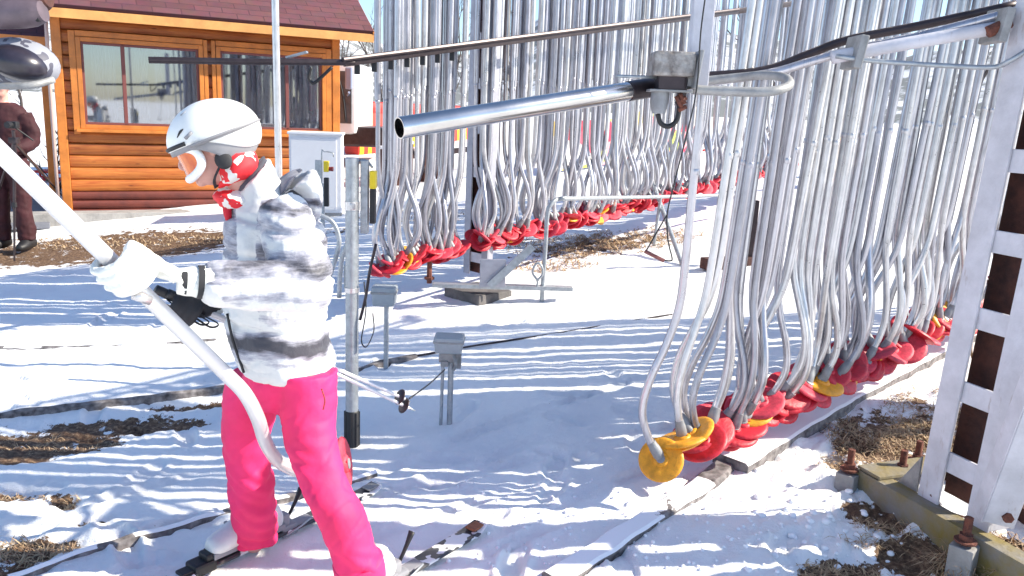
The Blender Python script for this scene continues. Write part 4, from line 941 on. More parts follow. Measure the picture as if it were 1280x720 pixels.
# inside
bm = bmesh.new(); box(bm, (LW/2, DEP-.12, HT/2), (LW-.2, .03, HT-.05)); link('inner_back_wall', bm, M['inner'], cabin)
bm = bmesh.new(); box(bm, (LW/2, DEP/2, .25), (LW-.2, DEP-.2, .03)); link('inner_floor', bm, M['woodlow'], cabin)
bm = bmesh.new(); box(bm, (LW/2, DEP/2, HT-.02), (LW-.15, DEP-.15, .03)); link('inner_ceiling', bm, M['inner'], cabin)
bm = bmesh.new(); box(bm, (LW*.47, 1.9, HT/2+.1), (.05, 2.4, HT-.4)); link('inner_partition', bm, M['inner'], cabin)
def cw(lx, ly, lz): return CB+cx*lx+cy*ly+V((0, 0, lz))
def coat(lx, ly, w, hgt, top, m, label):
    o = empty('hanging_coat', cw(lx, ly, top-hgt), label, 'coat', 'coats hanging inside the cabin window', cang)
    bm = bmesh.new(); loft(bm, [(V((0, 0, 0)), V((w*.62, 0, 0)), V((0, w*.25, 0))), (V((0.01, 0, hgt*.4)), V((w*.48, 0, 0)), V((0, w*.24, 0))), (V((0, 0, hgt*.8)), V((w*.52, 0, 0)), V((0, w*.2, 0))), (V((0, 0, hgt*.95)), V((w*.3, 0, 0)), V((0, w*.15, 0))), (V((0, 0, hgt)), V((w*.08, 0, 0)), V((0, w*.08, 0)))], 20, 4)
    for v in bm.verts: v.co += V((nz(v.co, 6, lx)*.04, nz(v.co, 7, lx+3)*.04, 0))
    link('coat_body', bm, m, o, True)
    for s in (-1, 1):
        bm = bmesh.new(); tube(bm, [V((s*w*.42, 0, hgt*.85)), V((s*w*.6, 0, hgt*.6)), V((s*w*.64, 0, hgt*.25))], [.05, .05, .04], 10, 4); link('sleeve', bm, m, o, True)
    bm = bmesh.new(); tube(bm, [V((0, 0, hgt)), V((0, 0, hgt+.06)), V((.03, 0, hgt+.09)), V((.0, 0, hgt+.12))], .006, 6, 3); link('hook', bm, M['dark'], o, True)
mid = (w1[2]+w1[3])/2
x_ = lambda px: CL(px, 110, .7)[0]
coat(x_(310), .6, .22, 1.0, w1[3]-.12, M['coat'], 'long dark coat hanging at the left of the right-hand cabin window')
coat(x_(372), .6, .22, .95, w1[3]-.12, M['coat'], 'dark coat hanging mid way in the right-hand cabin window')
coat(x_(340), .9, .18, .9, w1[3]-.15, mat('grey_blue_cloth', (.16, .18, .24), .9, 0, var=.3), 'grey-blue coat hanging between the two dark coats in the cabin window')
coat(x_(392), .5, .13, .6, w1[3]-.35, M['coatpink'], 'magenta jacket hanging at the right end of the right-hand cabin window')
tb = empty('side_table', cw(x_(140), .8, .27), 'dark red wooden table inside the left cabin window', 'table', None, cang)
bm = bmesh.new(); box(bm, (0, 0, w1[2]-.02), (.55, .5, .05), None, .008); link('table_top', bm, M['tablew'], tb)
for sx in (-1, 1):
    for sy in (-1, 1):
        bm = bmesh.new(); box(bm, (sx*.22, sy*.2, (w1[2]-.05)/2), (.05, .05, w1[2]-.05), None, .004); link('leg', bm, M['tablew'], tb)
bt_ = w1[2]+.055
bm = bmesh.new(); lathe(bm, [(0, 0), (.035, 0), (.035, .12), (.015, .16), (.015, .19), (0, .19)], 14); o = link('white_bottle', bm, M['bottle'], None, True, 40); o.location = cw(x_(121), .12, w1[2]+.056); tag(o, 'small white bottle standing behind the left cabin window pane', 'bottle')
bm = bmesh.new(); box(bm, (0, 0, 0), (1.9, .14, .03)); o = link('window_shelf', bm, M['tablew'], cabin); o.location = (x_(170), .13, w1[2]+.04)
# curtain panels pale
for px, w_ in ((130, .28), (175, .2), (215, .42)):
    bm = bmesh.new(); n_ = 24; zt_, zb_ = w1[3]-.05, w1[2]+.1
    pts = [(i/n_*w_-w_/2, .025*math.sin(i*1.5)+.01*math.sin(i*3.7)) for i in range(n_+1)]
    top = [bm.verts.new((x, y, zt_)) for x, y in pts]; bot = [bm.verts.new((x*1.05, y*1.2, zb_)) for x, y in pts]
    for i in range(n_): bm.faces.new((top[i], top[i+1], bot[i+1], bot[i]))
    r = bmesh.ops.extrude_face_region(bm, geom=bm.faces[:]); bmesh.ops.translate(bm, vec=(0, .004, 0), verts=[e for e in r['geom'] if isinstance(e, bmesh.types.BMVert)])
    o = link('curtain', bm, M['inner'], cabin, True); o.location = (CL(px, 100, .3)[0], .3, 0)
# kerb / paving in front and left
bm = bmesh.new(); box(bm, (LW*.32, -.32, .0), (LW*1.1, .30, .26), None, .01); o = link('concrete_kerb', bm, M['concrete'], None); o.location = CB; o.rotation_euler = (0, 0, cang); tag(o, None, None, None, 'structure')
o['label'] = 'pale concrete kerb strip along the foot of the cabin'
bm = bmesh.new(); box(bm, (-2.4, .9, .0), (4.4, 3.0, .07), None, .01); o = link('paved_path', bm, M['pave'], None); o.location = CB; o.rotation_euler = (0, 0, cang); tag(o, 'grey wet paving left of the cabin', None, None, 'structure')
# lean-to roof left of cabin
lr = empty('porch_roof', cw(-.9, .4, 0), 'dark red porch roof with orange fascia left of the cabin', 'porch', None, cang)
zp = CL(20, 46, .2)[1]
bm = bmesh.new(); box(bm, (-.7, .8, zp+.32), (3.0, 2.2, .05), Matrix.Rotation(R_(22), 4, 'X')); link('roof', bm, M['shingle'], lr)
bm = bmesh.new(); box(bm, (-.7, -.24, zp-.04), (3.0, .03, .12), None, .003); link('fascia', bm, M['trim'], lr)
for x in (-2.1, .75): bm = bmesh.new(); box(bm, (x, -.1, zp/2-.05), (.1, .1, zp-.1), None, .008); link('post', bm, M['trim'], lr)
# downpipe/white trim at the corner
bm = bmesh.new(); tube(bm, [V((-.09, -.06, HT-.1)), V((-.1, -.05, HT*.6)), V((-.10, -.03, .05))], .022, 8, 2); link('corner_pipe', bm, mat('pinkish_pipe', (.45, .33, .30), .5), cabin, True)

# ------------------------------------------------------------------ machine at top left
mp = P(20, 78, 3.3)
o = empty('overhead_drum', P(15, 10, 3.3), 'dark blurred machine housing overhead at the top left corner', 'machine'); q = o.location.copy()
bm = bmesh.new(); tube(bm, [P(-60, 18, 3.3)-q, P(30, 17, 3.3)-q, P(54, 14, 3.3)-q], [.055, .055, .04], 18, 3); link('housing', bm, M['rustgrey'], o, True, 40)
bm = bmesh.new(); tube(bm, [P(-60, 2, 3.35)-q, P(40, -2, 3.35)-q, P(60, -4, 3.35)-q], [.06, .06, .04], 18, 3); link('upper_shell', bm, M['rustin'], o, True, 40)
bm = bmesh.new(); tube(bm, [P(3, 26, 3.28)-q, P(50, 23, 3.28)-q], .014, 10); link('rubber_lip', bm, M['black'], o, True, 40)
o = empty('domed_cover', mp, 'grey patterned domed cover with smoky visor at the top left edge', 'cover')
bm = bmesh.new(); ball(bm, V((-.02, .06, 0)), (.15, .12, .098), Matrix.Rotation(R_(6), 3, 'Y')); link('shell', bm, M['hood'], o, True)
bm = bmesh.new(); ball(bm, V((.005, .012, -.002)), (.112, .10, .072), Matrix.Rotation(R_(14), 3, 'Y')); link('visor', bm, mat('smoky_dark_visor', (.03, .026, .04), .3, 0, coat=.15, var=.5, vscale=14), o, True)
bm = bmesh.new(); tube(bm, [V((-.17, -.02, -.07)), V((-.05, -.06, -.092)), V((.08, -.05, -.085)), V((.13, .02, -.06))], .014, 10, 5); link('rim', bm, M['castgrey'], o, True)

# ------------------------------------------------------------------ background: vehicle, banners, mats, posts, bush
Y = 14.5; vq = P(440, 150, Y); vg = gz0(vq.x, vq.y)
zt = P(440, 82, Y).z; zb = P(440, 166, Y).z
ve = empty('white_truck', V((vq.x-1.0, vq.y, vg)), 'white truck with rounded window and mirror parked behind the cabin', 'truck')
bm = bmesh.new(); box(bm, (-.12, .9, (zt+zb)/2-vg+.02), (2.36, 1.8, zt-zb+.10), None, .10); box(bm, (-1.6, .9, 1.3), (2.4, 1.8, 1.2), None, .05); link('body', bm, M['carwhite'], ve, True, 30)
bm = bmesh.new(); box(bm, (.62, -.004, (zt+zb)/2-vg+.03), (.75, .02, (zt-zb)*.78), None, .008); link('side_window', bm, mat('dark_car_glass', (.10, .12, .14), .08, 0, var=.4, vscale=3), ve)
bm = bmesh.new(); box(bm, (.98, -.18, zt-vg-.22), (.12, .07, .36), None, .025); tube(bm, [V((.98, -.15, zt-vg-.45)), V((.92, 0, zt-vg-.5))], .02, 8); link('mirror', bm, M['mirror'], ve)
bm = bmesh.new(); tube(bm, [V((.75, -.05, zt-vg-.1)), V((.85, -.05, zt-vg-.5)), V((.90, -.05, zt-vg-.95))], .015, 8, 4); link('grab_handle', bm, M['black'], ve, True)
for x in (-.2, -2.0):
    bm = bmesh.new(); lathe(bm, [(0, -.12), (.3, -.12), (.38, -.08), (.38, .08), (.3, .12), (0, .12)], 24, Matrix.Translation((x, .12, .38)) @ Matrix.Rotation(PI/2, 4, 'X')); wv = link('wheel', bm, M['black'], ve, True, 40)
    bm = bmesh.new(); lathe(bm, [(0, .125), (.2, .125), (.2, .13), (0, .14)], 18, Matrix.Translation((x, .12, .38)) @ Matrix.Rotation(PI/2, 4, 'X')); link('rim', bm, M['galv'], wv, True, 40)
bm = bmesh.new(); box(bm, (-.6, .9, .55), (4.2, 1.4, .35), None, .04); link('chassis', bm, M['dark'], ve)

def striped_mat(n0, stripes, scale):
    m = bpy.data.materials.new(n0); m.use_nodes = True; n = m.node_tree.nodes; l = m.node_tree.links; b = n['Principled BSDF']
    tc = n.new('ShaderNodeTexCoord'); w = n.new('ShaderNodeTexWave'); w.bands_direction = 'X'; w.inputs['Scale'].default_value = scale; w.inputs['Distortion'].default_value = .8
    l.new(tc.outputs['Object'], w.inputs[0]); cr = n.new('ShaderNodeValToRGB'); cr.color_ramp.interpolation = 'CONSTANT'
    cr.color_ramp.elements[0].color = (*stripes[0], 1); cr.color_ramp.elements[1].position = .55; cr.color_ramp.elements[1].color = (*stripes[1], 1)
    l.new(w.outputs['Fac'], cr.inputs[0]); l.new(cr.outputs[0], b.inputs['Base Color']); b.inputs['Roughness'].default_value = .6; return m
M['redyellow'] = striped_mat('red_yellow_stripes', ((.75, .05, .03), (.85, .48, .02)), 1.6)
M['bred'] = mat('bright_red_fabric', (.70, .04, .03), .6, 0, var=.2)
Y = 16.5; a = P(446, 168, Y); b = P(612, 160, Y+3); mg = V((a.x, a.y, gz0(a.x, a.y)))
o = empty('inflatable_mat', mg, 'red and yellow striped crash mat seen between the far hangers and the cabin', 'crash mat')
bb = b-a; hz = P(446, 126, Y).z-mg.z; lo = a.z-mg.z
rz_ = math.atan2(bb.y, bb.x)
bm = bmesh.new(); Lm = V((bb.x, bb.y, 0)).length; box(bm, (Lm/2, .2, lo*.5+hz*.25), (Lm, .5, lo+.1+hz*.5-lo*.0), None, .12); mm = link('mat_body', bm, M['redyellow'], o, True, 40); mm.rotation_euler = (0, 0, rz_)
bm = bmesh.new(); box(bm, (Lm/2, .2, hz-.12), (Lm, .56, .24), None, .1); mm = link('mat_top', bm, M['bred'], o, True, 40); mm.rotation_euler = (0, 0, rz_)
# banner fences, three panels
for k, (x0, yb0, yt0, x1, yb1, yt1, Y0, Y1, lab) in enumerate(((682, 232, 152, 778, 222, 148, 13.0, 14.0, 'multicoloured banner panel behind the middle of the far hangers'), (786, 222, 140, 880, 208, 132, 14.2, 15.4, 'multicoloured banner panel behind the far end of the left rack'), (1030, 330, 170, 1048, 330, 170, 11, 11.2, 'narrow pink banner glimpsed through the right-hand hangers'))):
    p0 = P(x0, yb0, Y0); p1 = P(x1, yb1, Y1); t0 = P(x0, yt0, Y0).z; t1_ = P(x1, yt1, Y1).z
    o = empty('banner_panel', V((p0.x, p0.y, gz0(p0.x, p0.y))), lab, 'banner', 'banner panels behind the racks'); q = o.location.copy()
    bm = bmesh.new(); vs = []
    d = V((p1.x-p0.x, p1.y-p0.y, 0)); nn = 14; z0 = max(p0.z, gz0(p0.x, p0.y)+.05)
    side = V((-d.y, d.x, 0)).normalized()
    for i in range(nn+1):
        f = i/nn; b_ = p0+d*f; w_ = .03*math.sin(f*9); zb_ = lerp(p0.z, p1.z, f); zt_ = lerp(t0, t1_, f)
        vs.append((bm.verts.new(V((b_.x, b_.y, max(zb_, gz0(b_.x, b_.y)+.03)))+side*w_-q), bm.verts.new(V((b_.x, b_.y, zt_))+side*w_*.4-q)))
    for (a, b), (c, e) in zip(vs, vs[1:]): bm.faces.new((a, c, e, b))
    r = bmesh.ops.extrude_face_region(bm, geom=bm.faces[:]); bmesh.ops.translate(bm, vec=side*.006, verts=[e for e in r['geom'] if isinstance(e, bmesh.types.BMVert)])
    link('fabric', bm, M['banner'], o, True, 30)
    for f in (0, 1):
        b_ = p0+d*f; bm = bmesh.new(); b2 = V((b_.x, b_.y, gz0(b_.x, b_.y)-.05))-q; tube(bm, [b2+side*.04, V((b_.x, b_.y, lerp(t0, t1_, f)+.08))-q+side*.04], .025, 8); link('post', bm, M['bred'], o, True, 40)
# dark posts + low snow-laden woodpile beyond the far left hangers
for k, (px, y0, y1, Y, w_) in enumerate(((476, 186, 232, 12, .06), (497, 150, 240, 12.5, .14), (533, 150, 232, 12.8, .2), (546, 175, 238, 13, .08), (512, 180, 236, 12.6, .08), (1052, 160, 300, 12, .12))):
    a = P(px, y1, Y); zg = gz0(a.x, a.y); o = empty('timber_post', V((a.x, a.y, zg)), ['thin dark timber post nearest the cabin side of the far hangers', 'broad dark timber post with slanting stay behind the far hangers', 'widest dark timber post behind the far hangers', 'short dark post right of the widest timber post', 'low dark post between the two broad timber posts', 'dark post seen through the right-hand hangers'][k], 'post', 'dark posts behind the hangers')
    h_ = P(px, y0, Y).z-zg
    bm = bmesh.new(); box(bm, (0, 0, h_/2-.05), (w_, w_, h_+.1), Matrix.Rotation(.3*k, 4, 'Z'), .01); link('shaft', bm, M['rustin'], o)
    bm = bmesh.new(); box(bm, (0, 0, h_+.02), (w_*1.15, w_*1.15, .05), Matrix.Rotation(.3*k, 4, 'Z'), .02); link('snow_cap', bm, M['cabinet'], o)
    if k == 1: bm = bmesh.new(); tube(bm, [V((0, 0, h_*.9)), V((.55, .1, 0))], .03, 8); link('stay', bm, M['dark'], o, True)
a = P(490, 215, 13); b = P(600, 206, 14); bm = bmesh.new()
o = empty('low_fence', V((a.x, a.y, gz0(a.x, a.y))), 'low dark rail fence carrying snow beyond the far hangers', 'fence'); q = o.location.copy()
for zz in (.35, .75):
    A_ = V((a.x, a.y, gz0(a.x, a.y)+zz))-q; B_ = V((b.x, b.y, gz0(b.x, b.y)+zz))-q
    bm = bmesh.new(); beam(bm, A_, B_, .04, .10, bevel=.008); link('rail', bm, M['dark'], o)
    bm = bmesh.new(); beam(bm, A_+V((0, 0, .06)), B_+V((0, 0, .06)), .07, .04, bevel=.015); link('snow_cap', bm, M['cabinet'], o)
for f in (0, .33, .66, 1):
    c_ = a.lerp(b, f); bm = bmesh.new(); box(bm, V((c_.x, c_.y, gz0(c_.x, c_.y)+.4))-q, (.08, .08, .95), None, .01); link('post', bm, M['dark'], o)

# bare bushes / trees behind
def bush(loc, h_, n, label, name='bare_bush', r0=.03, cat='bush'):
    o = empty(name, loc, label, cat); bm = bmesh.new(); rnd = random.Random(int(loc[0]*100))
    def br(p, d, L, r, lv):
        pts = [p]; dd = d.copy()
        for i in range(4): dd = (dd+V((rnd.uniform(-.25, .25), rnd.uniform(-.25, .25), rnd.uniform(-.05, .15)))).normalized(); pts.append(pts[-1]+dd*L/4)
        tube(bm, pts, [r, r*.8, r*.6, r*.45, r*.3], 5)
        if lv > 0:
            for k in range(n): j = rnd.randint(1, 4); br(pts[j], (dd+V((rnd.uniform(-1, 1), rnd.uniform(-1, 1), rnd.uniform(-.2, .8)))*.8).normalized(), L*.55, r*.45, lv-1)
    for k in range(4 if cat == 'bush' else 1): br(V((rnd.uniform(-.1, .1), rnd.uniform(-.1, .1), -.05)), V((rnd.uniform(-.5, .5)*(cat == 'bush'), rnd.uniform(-.5, .5)*(cat == 'bush'), 1)).normalized(), h_*.6, r0, 3 if cat != 'bush' else 2)
    link('branches', bm, M['twig'], o); return o
q = P(72, 236, 13.0); bush(V((q.x, q.y, gz0(q.x, q.y))), 1.1, 5, 'small dark leafless bush left of the cabin corner')
for k, (px, Y, h_) in enumerate(((452, 24, 3.2), (480, 30, 4.5), (560, 28, 4.0), (640, 34, 5), (36, 26, 3.4), (980, 24, 4.5), (700, 30, 4.5), (1190, 20, 4.5))):
    q = P(px, 200, Y); bush(V((q.x, q.y, gz0(q.x, q.y))), h_, 5, 'bare grey tree %s' % ['nearest behind the white truck', 'behind the left end of the far rack', 'behind the second pillar of the far rack', 'standing far off between far pillar and banners', 'beyond the porch at the left edge', 'glimpsed through the front of the right-hand rack', 'behind the first banner panel', 'glimpsed beside the right pillar'][k], 'bare_tree', .07, 'tree')['group'] = 'bare trees behind the lift'

# red sledge near the cabin corner
q = G(66, 226); bm = bmesh.new(); o = empty('red_sledge', q+V((0, 0, .02)), 'small red sledge lying in snow left of the cabin', 'sledge')
for s in (-1, 1): bm = bmesh.new(); tube(bm, [V((-.3, s*.15, .1)), V((-.25, s*.15, .02)), V((.2, s*.15, .02)), V((.3, s*.15, .12))], .02, 8, 4); link('runner', bm, M['bred'], o, True)
bm = bmesh.new(); box(bm, (0, 0, .14), (.5, .36, .04), None, .012); link('seat', bm, M['bred'], o)

# ------------------------------------------------------------------ timbers, cables in the snow
def timber(pts, w, h, up, label, snow, name='half_buried_timber', m=None):
    bm = bmesh.new(); ly = bm.verts.layers.float.new('snow'); q = pts[0].copy(); path = catmull(pts, 14); prev = None
    for i, p in enumerate(path):
        t = (path[min(i+1, len(path)-1)]-path[max(i-1, 0)]).normalized(); s = t.cross(V((0, 0, 1))).normalized()
        z = gz0(p.x, p.y)+up; f = i/(len(path)-1)
        ring = [bm.verts.new(V((p.x, p.y, z))+s*a*(1+.12*nz(p, 6))+V((0, 0, b+.008*nz(p, 9)))-q) for a, b in ((-w/2, -h), (-w/2, -.01), (-w/2+.012, 0), (w/2-.012, 0), (w/2, -.01), (w/2, -h))]
        for v in ring: v[ly] = snow(f)
        if prev:
            for k in range(5): bm.faces.new((prev[k], prev[k+1], ring[k+1], ring[k]))
        else: bm.faces.new(ring)
        prev = ring
    bm.faces.new(prev[::-1]); o = link(name, bm, m or M['timber'], None); o.location = q; tag(o, label, 'timber'); return o
timber([G(690, 728), G(790, 665), G(880, 607), G(905, 585)], .10, .12, .028, 'half-buried grey sleeper running from the bottom edge to under the yellow discs', lambda f: .60-.85*smooth(.66, .76, f)+.06*math.sin(f*25))
timber([G(912, 585), G(1000, 530), G(1100, 475), G(1195, 425), G(1275, 385)], .19, .16, .050, 'long snow-covered plank under the right-hand row of discs', lambda f: .62)
timber([G(-30, 528), G(60, 514), G(170, 502), G(286, 487)], .035, .14, .030, 'dark timber edge crossing the left side above the bare soil', lambda f: -.1)
timber([G(10, 726), G(110, 690), G(217, 660), G(285, 640), G(420, 607), G(470, 592)], .03, .08, .02, 'thin timber edge behind the skis at bottom left', lambda f: .55+.1*math.sin(f*17))
timber([G(-20, 434), G(120, 433), G(270, 424)], .02, .06, .006, 'thin dark wooden strip in the shaded snow at left', lambda f: .35+.2*math.sin(f*11))
timber([G(430, 470), G(470, 457), G(520, 446)], .05, .08, .02, 'short dark plank in the snow behind the control post', lambda f: .1)
bm = bmesh.new(); pts = [G(520, 446), G(600, 432), G(700, 417), G(790, 402), G(840, 394)]; tube(bm, [p+V((0, 0, .006)) for p in pts], .007, 6, 8); o = link('ground_cable', bm, M['dark'], None, True); tag(o, 'thin dark cable lying straight across the shaded snow', 'cable')

# small brown leaf is the worn tip of the ski tail (built with the ski)

# ------------------------------------------------------------------ dry grass
def grass():
    bm = bmesh.new(); rnd = random.Random(5)
    spots = [(1125, 548, .30, .26, 3600, .07), (1050, 578, .09, .14, 900, .05), (1050, 702, .14, .06, 500, .05), (1190, 515, .30, .26, 1800, .07), (1215, 700, .10, .10, 520, .16), (1262, 690, .12, .12, 600, .18), (35, 683, .16, .06, 700, .06), (78, 622, .08, .04, 250, .04), (118, 650, .05, .02, 120, .03), (15, 615, .12, .04, 250, .04), (60, 548, .35, .08, 500, .04), (740, 305, .8, .4, 1600, .09), (800, 295, .6, .4, 1100, .09), (690, 330, .4, .2, 500, .08), (150, 300, 1.3, .3, 1300, .07), (1100, 660, .15, .08, 350, .06), (540, 270, .8, .4, 700, .08)]
    for (px, py, rx, ry, n, L) in spots:
        c = G(px, py)
        for i in range(n):
            a = rnd.uniform(0, 2*PI); r = math.sqrt(rnd.random())*1.15; x = c.x+math.cos(a)*r*rx; y = c.y+math.sin(a)*r*ry
            if fr((x, y, 5), 5) < -.25: continue
            z = gz(x, y); h_ = rnd.uniform(0, 2*PI) if L < .12 else rnd.gauss(-2.2, .7); el = rnd.uniform(.05, .8); l_ = L*rnd.uniform(.5, 1.3)
            d = V((math.cos(h_)*math.cos(el), math.sin(h_)*math.cos(el), math.sin(el))); s = V((-d.y, d.x, 0)).normalized()*rnd.uniform(.0012, .0024)*(1 if c.y < 5 else 2.4)
            p = V((x, y, z-.004)); m_ = p+d*l_*.55; e = p+d*l_+V((0, 0, -l_*rnd.uniform(.1, .35)))
            v = [bm.verts.new(q) for q in (p-s, p+s, m_+s, m_-s, e)]; bm.faces.new(v[:4]); bm.faces.new((v[3], v[2], v[4]))
    o = link('dry_grass', bm, mat('dry_straw', (.60, .45, .27), .8, 0, col2=(.30, .18, .11), vscale=22), None); tag(o, 'matted dry brown grass poking through the melted snow', 'grass', None, 'stuff')
grass()
# snow crumbs by the pillar foot
bm = bmesh.new(); rnd = random.Random(8)
for i in range(90):
    px = rnd.gauss(1040, 60); py = rnd.gauss(640, 40); g_ = G(px, py); r = rnd.uniform(.004, .018)
    vs = bmesh.ops.create_icosphere(bm, subdivisions=2, radius=r)['verts']; zz = gz(g_.x, g_.y)
    for v in vs: v.co = V((v.co.x, v.co.y, v.co.z*.7))*(1+.5*nz(v.co*60, 1, i)) + V((g_.x, g_.y, zz+r*.2))
for i in range(200):
    px = rnd.uniform(560, 1000); py = rnd.uniform(600, 715); g_ = G(px, py); r = rnd.uniform(.003, .010)
    vs = bmesh.ops.create_icosphere(bm, subdivisions=1, radius=r)['verts']; zz = gz(g_.x, g_.y)
    for v in vs: v.co += V((g_.x, g_.y, zz+r*.2))
M['snowonly'] = mat('loose_snow', (.9, .9, .92), .8)
o = link('snow_crumbs', bm, M['snowonly'], None, True); tag(o, 'loose crumbs of broken snow near the pillar foot', 'snow', None, 'stuff')

# ------------------------------------------------------------------ people
def zpx(py, Y=2.6): return P(345, py, Y).z
def frame(f, up=V((0, 0, 1))):
    f = V(f).normalized(); s = f.cross(up).normalized(); u = s.cross(f); return f, s, u
def head_mesh(bm, c, f, s, u):
    m3 = Matrix((f, s, u)).transposed()
    ball(bm, c+u*.02, (.097, .076, .105), m3); ball(bm, c+f*.030-u*.055, (.062, .055, .062), m3)
    ball(bm, c+f*.078-u*.088, (.020, .022, .018), m3, 12)                                   # chin
    tube(bm, [c+f*.088+u*.018, c+f*.104-u*.008, c+f*.114-u*.026, c+f*.098-u*.034], [.008, .010, .013, .010], 8, 3)  # nose
    for k in (-1, 1):
        ball(bm, c+f*.098+s*.011*k-u*.030, (.008, .008, .007), m3, 8)
        ball(bm, c+s*.077*k-u*.01-f*.005, (.017, .007, .030), m3, 10)                       # ears
        ball(bm, c+f*.062+s*.040*k-u*.028, (.03, .024, .026), m3, 10)                       # cheeks
    ball(bm, c+f*.090-u*.054, (.012, .023, .006), m3, 10); ball(bm, c+f*.087-u*.064, (.012, .020, .007), m3, 10)
def face_parts(par, c, f, s, u):
    m3 = Matrix((f, s, u)).transposed()
    for k in (-1, 1):
        bm = bmesh.new(); ball(bm, c+f*.082+s*.032*k+u*.010, (.011, .012, .010), m3, 12); e = link('eye', bm, M['cabinet'], par, True)
        bm = bmesh.new(); ball(bm, c+f*.0915+s*.032*k+u*.010, (.003, .0045, .0045), m3, 10); link('iris', bm, M['dark'], e, True)
def hand_grip(bm, g, pd, wrist, b, sz=1.0, rf=.0125, fist=.020, tk=1.0):
    """four fingers and a thumb closed round a pole through g with direction pd; b = side of the pole the knuckles are on"""
    pd = V(pd).normalized(); a = (wrist-g); a = (a-pd*a.dot(pd)).normalized(); b = V(b); b = (b-pd*b.dot(pd)-a*b.dot(a)).normalized(); R = fist+rf*.6
    lens = [.9, 1.0, .97, .82]
    for i in range(4):
        o = g+pd*((i-1.5)*.0235*sz); L_ = lens[i]
        tube(bm, [o+a*(R+.028)+b*(.020), o+a*(R*.75)+b*(R+.012), o-a*(R*.35)+b*(R+.010)*L_, o-a*(R+.010)*L_+b*(R*.25), o-a*(R*.75)-b*(R*.85)*L_, o-a*.002-b*(R+.001)*L_], [rf*1.15, rf*1.15, rf*1.1, rf*1.05, rf, rf*.85], 10, 4)
    pc = g+a*(R+.040)+b*.010
    loft(bm, [(wrist, pd*.028*sz*tk, b*.022*tk), (wrist.lerp(pc, .45), pd*.038*sz, b*.023*tk), (pc, pd*.046*sz, b*.022*tk), (g+a*(R+.012)+b*.020, pd*.047*sz, b*.014*tk)], 20, 4)
    th = wrist.lerp(pc, .45)
    tube(bm, [th+pd*.028-b*.004, g+a*(R+.018)+pd*.052-b*.016, g+a*.006+pd*.056-b*(R+.008), g-a*(R*.75)+pd*.050-b*(R+.004), g-a*(R+.012)+pd*.044-b*.004], [r_*(.55 if tk < 1 else 1.1) for r_ in (.019, .018, .0155, .0145, .012)], 10, 4)
def ring_loft(pts, rads, dirA, dirB):
    return [(V(p), V(dirA)*r[0], V(dirB)*r[1]) for p, r in zip(pts, rads)]
BF = V((-.94, -.34, 0)).normalized(); BS = V((.34, -.94, 0)).normalized()   # heading; BS points to her left (camera side)

fs0, fs1 = G(468, 612), G(245, 716); KD = (fs1-fs0); KD.z = 0; KD.normalize()
print('ski dir', KD)
root_g = V((-.75, 2.78, gz0(-.75, 2.78)))
pr = empty('person', root_g, 'skier in white helmet, striped white-grey jacket and hot pink trousers gripping a platter pole', 'person')
def loc(p): return V(p)-root_g
def linkp(name, bm, m, parent, sm=True, auto=None):
    bmesh.ops.translate(bm, vec=-root_g, verts=bm.verts); return link(name, bm, m, parent, sm, auto)
def fusep(name, bm, vox, it, m, parent, disp=None):
    o = fuse(name, bm, vox, it, m, None, disp); o.data.transform(Matrix.Translation(-root_g)); o.parent = parent; return o
# joints
Hc = P(266, 182, 2.60); hf, hs, hu = frame((-.90, -.20, -.40))
neck0 = P(312, 232, 2.66); Tc = 2.70
shN, elN, wrN = P(356, 268, 2.50), P(384, 360, 2.36), P(236, 352, 2.22)
shF, elF, wrF = P(332, 268, 2.88), P(306, 352, 2.94), P(252, 384, 2.74)
poleA, poleB = P(0, 190, 1.92), P(300, 485, 2.40)
pdir = (poleB-poleA).normalized()
gN = P(156, 338, 2.12)
_t = (gN-poleA).dot(pdir); gN = poleA+pdir*_t
gF = P(226, 388, 2.70); spd = (P(513, 506, 3.22)-P(222, 374, 2.68)).normalized()
hipN, knN, anN = P(382, 470, 2.60), P(403, 600, 2.49), P(448, 722, 2.47)
hipF, knF, anF = P(318, 474, 2.78), P(309, 582, 2.80), P(318, 686, 2.86)
# body: one continuous figure
bm = bmesh.new(); head_mesh(bm, Hc, hf, hs, hu)
tube(bm, [Hc-hf*.02-hu*.07, neck0], [.052, .058], 14)
loft(bm, [(neck0, BF*.05, BS*.06), (P(345, 268, Tc), BF*.09, BS*.16), (P(352, 330, Tc), BF*.11, BS*.14), (P(352, 400, Tc), BF*.10, BS*.12), (P(352, 452, Tc), BF*.10, BS*.12)], 20, 4)
for a, b, c in ((shN, elN, wrN), (shF, elF, wrF)): tube(bm, [a, b, c], [.045, .036, .019], 12, 4)
for a, b, c in ((hipN, knN, anN), (hipF, knF, anF)): tube(bm, [a, a.lerp(b, .5)+V((-.008 if a is hipN else 0, .0, 0)), b, c], [.062, .050, .042, .030], 12, 4)
hand_grip(bm, gN, pdir, wrN, V((.1, -.6, .7)), .78, .008, .027, .62)
hand_grip(bm, gF, spd, wrF, V((0, -.8, .6)), .75, .008, .017, .62)
body = fusep('body', bm, .0055, 4, M['skin'], pr)
face_parts(pr, loc(Hc), hf, hs, hu)
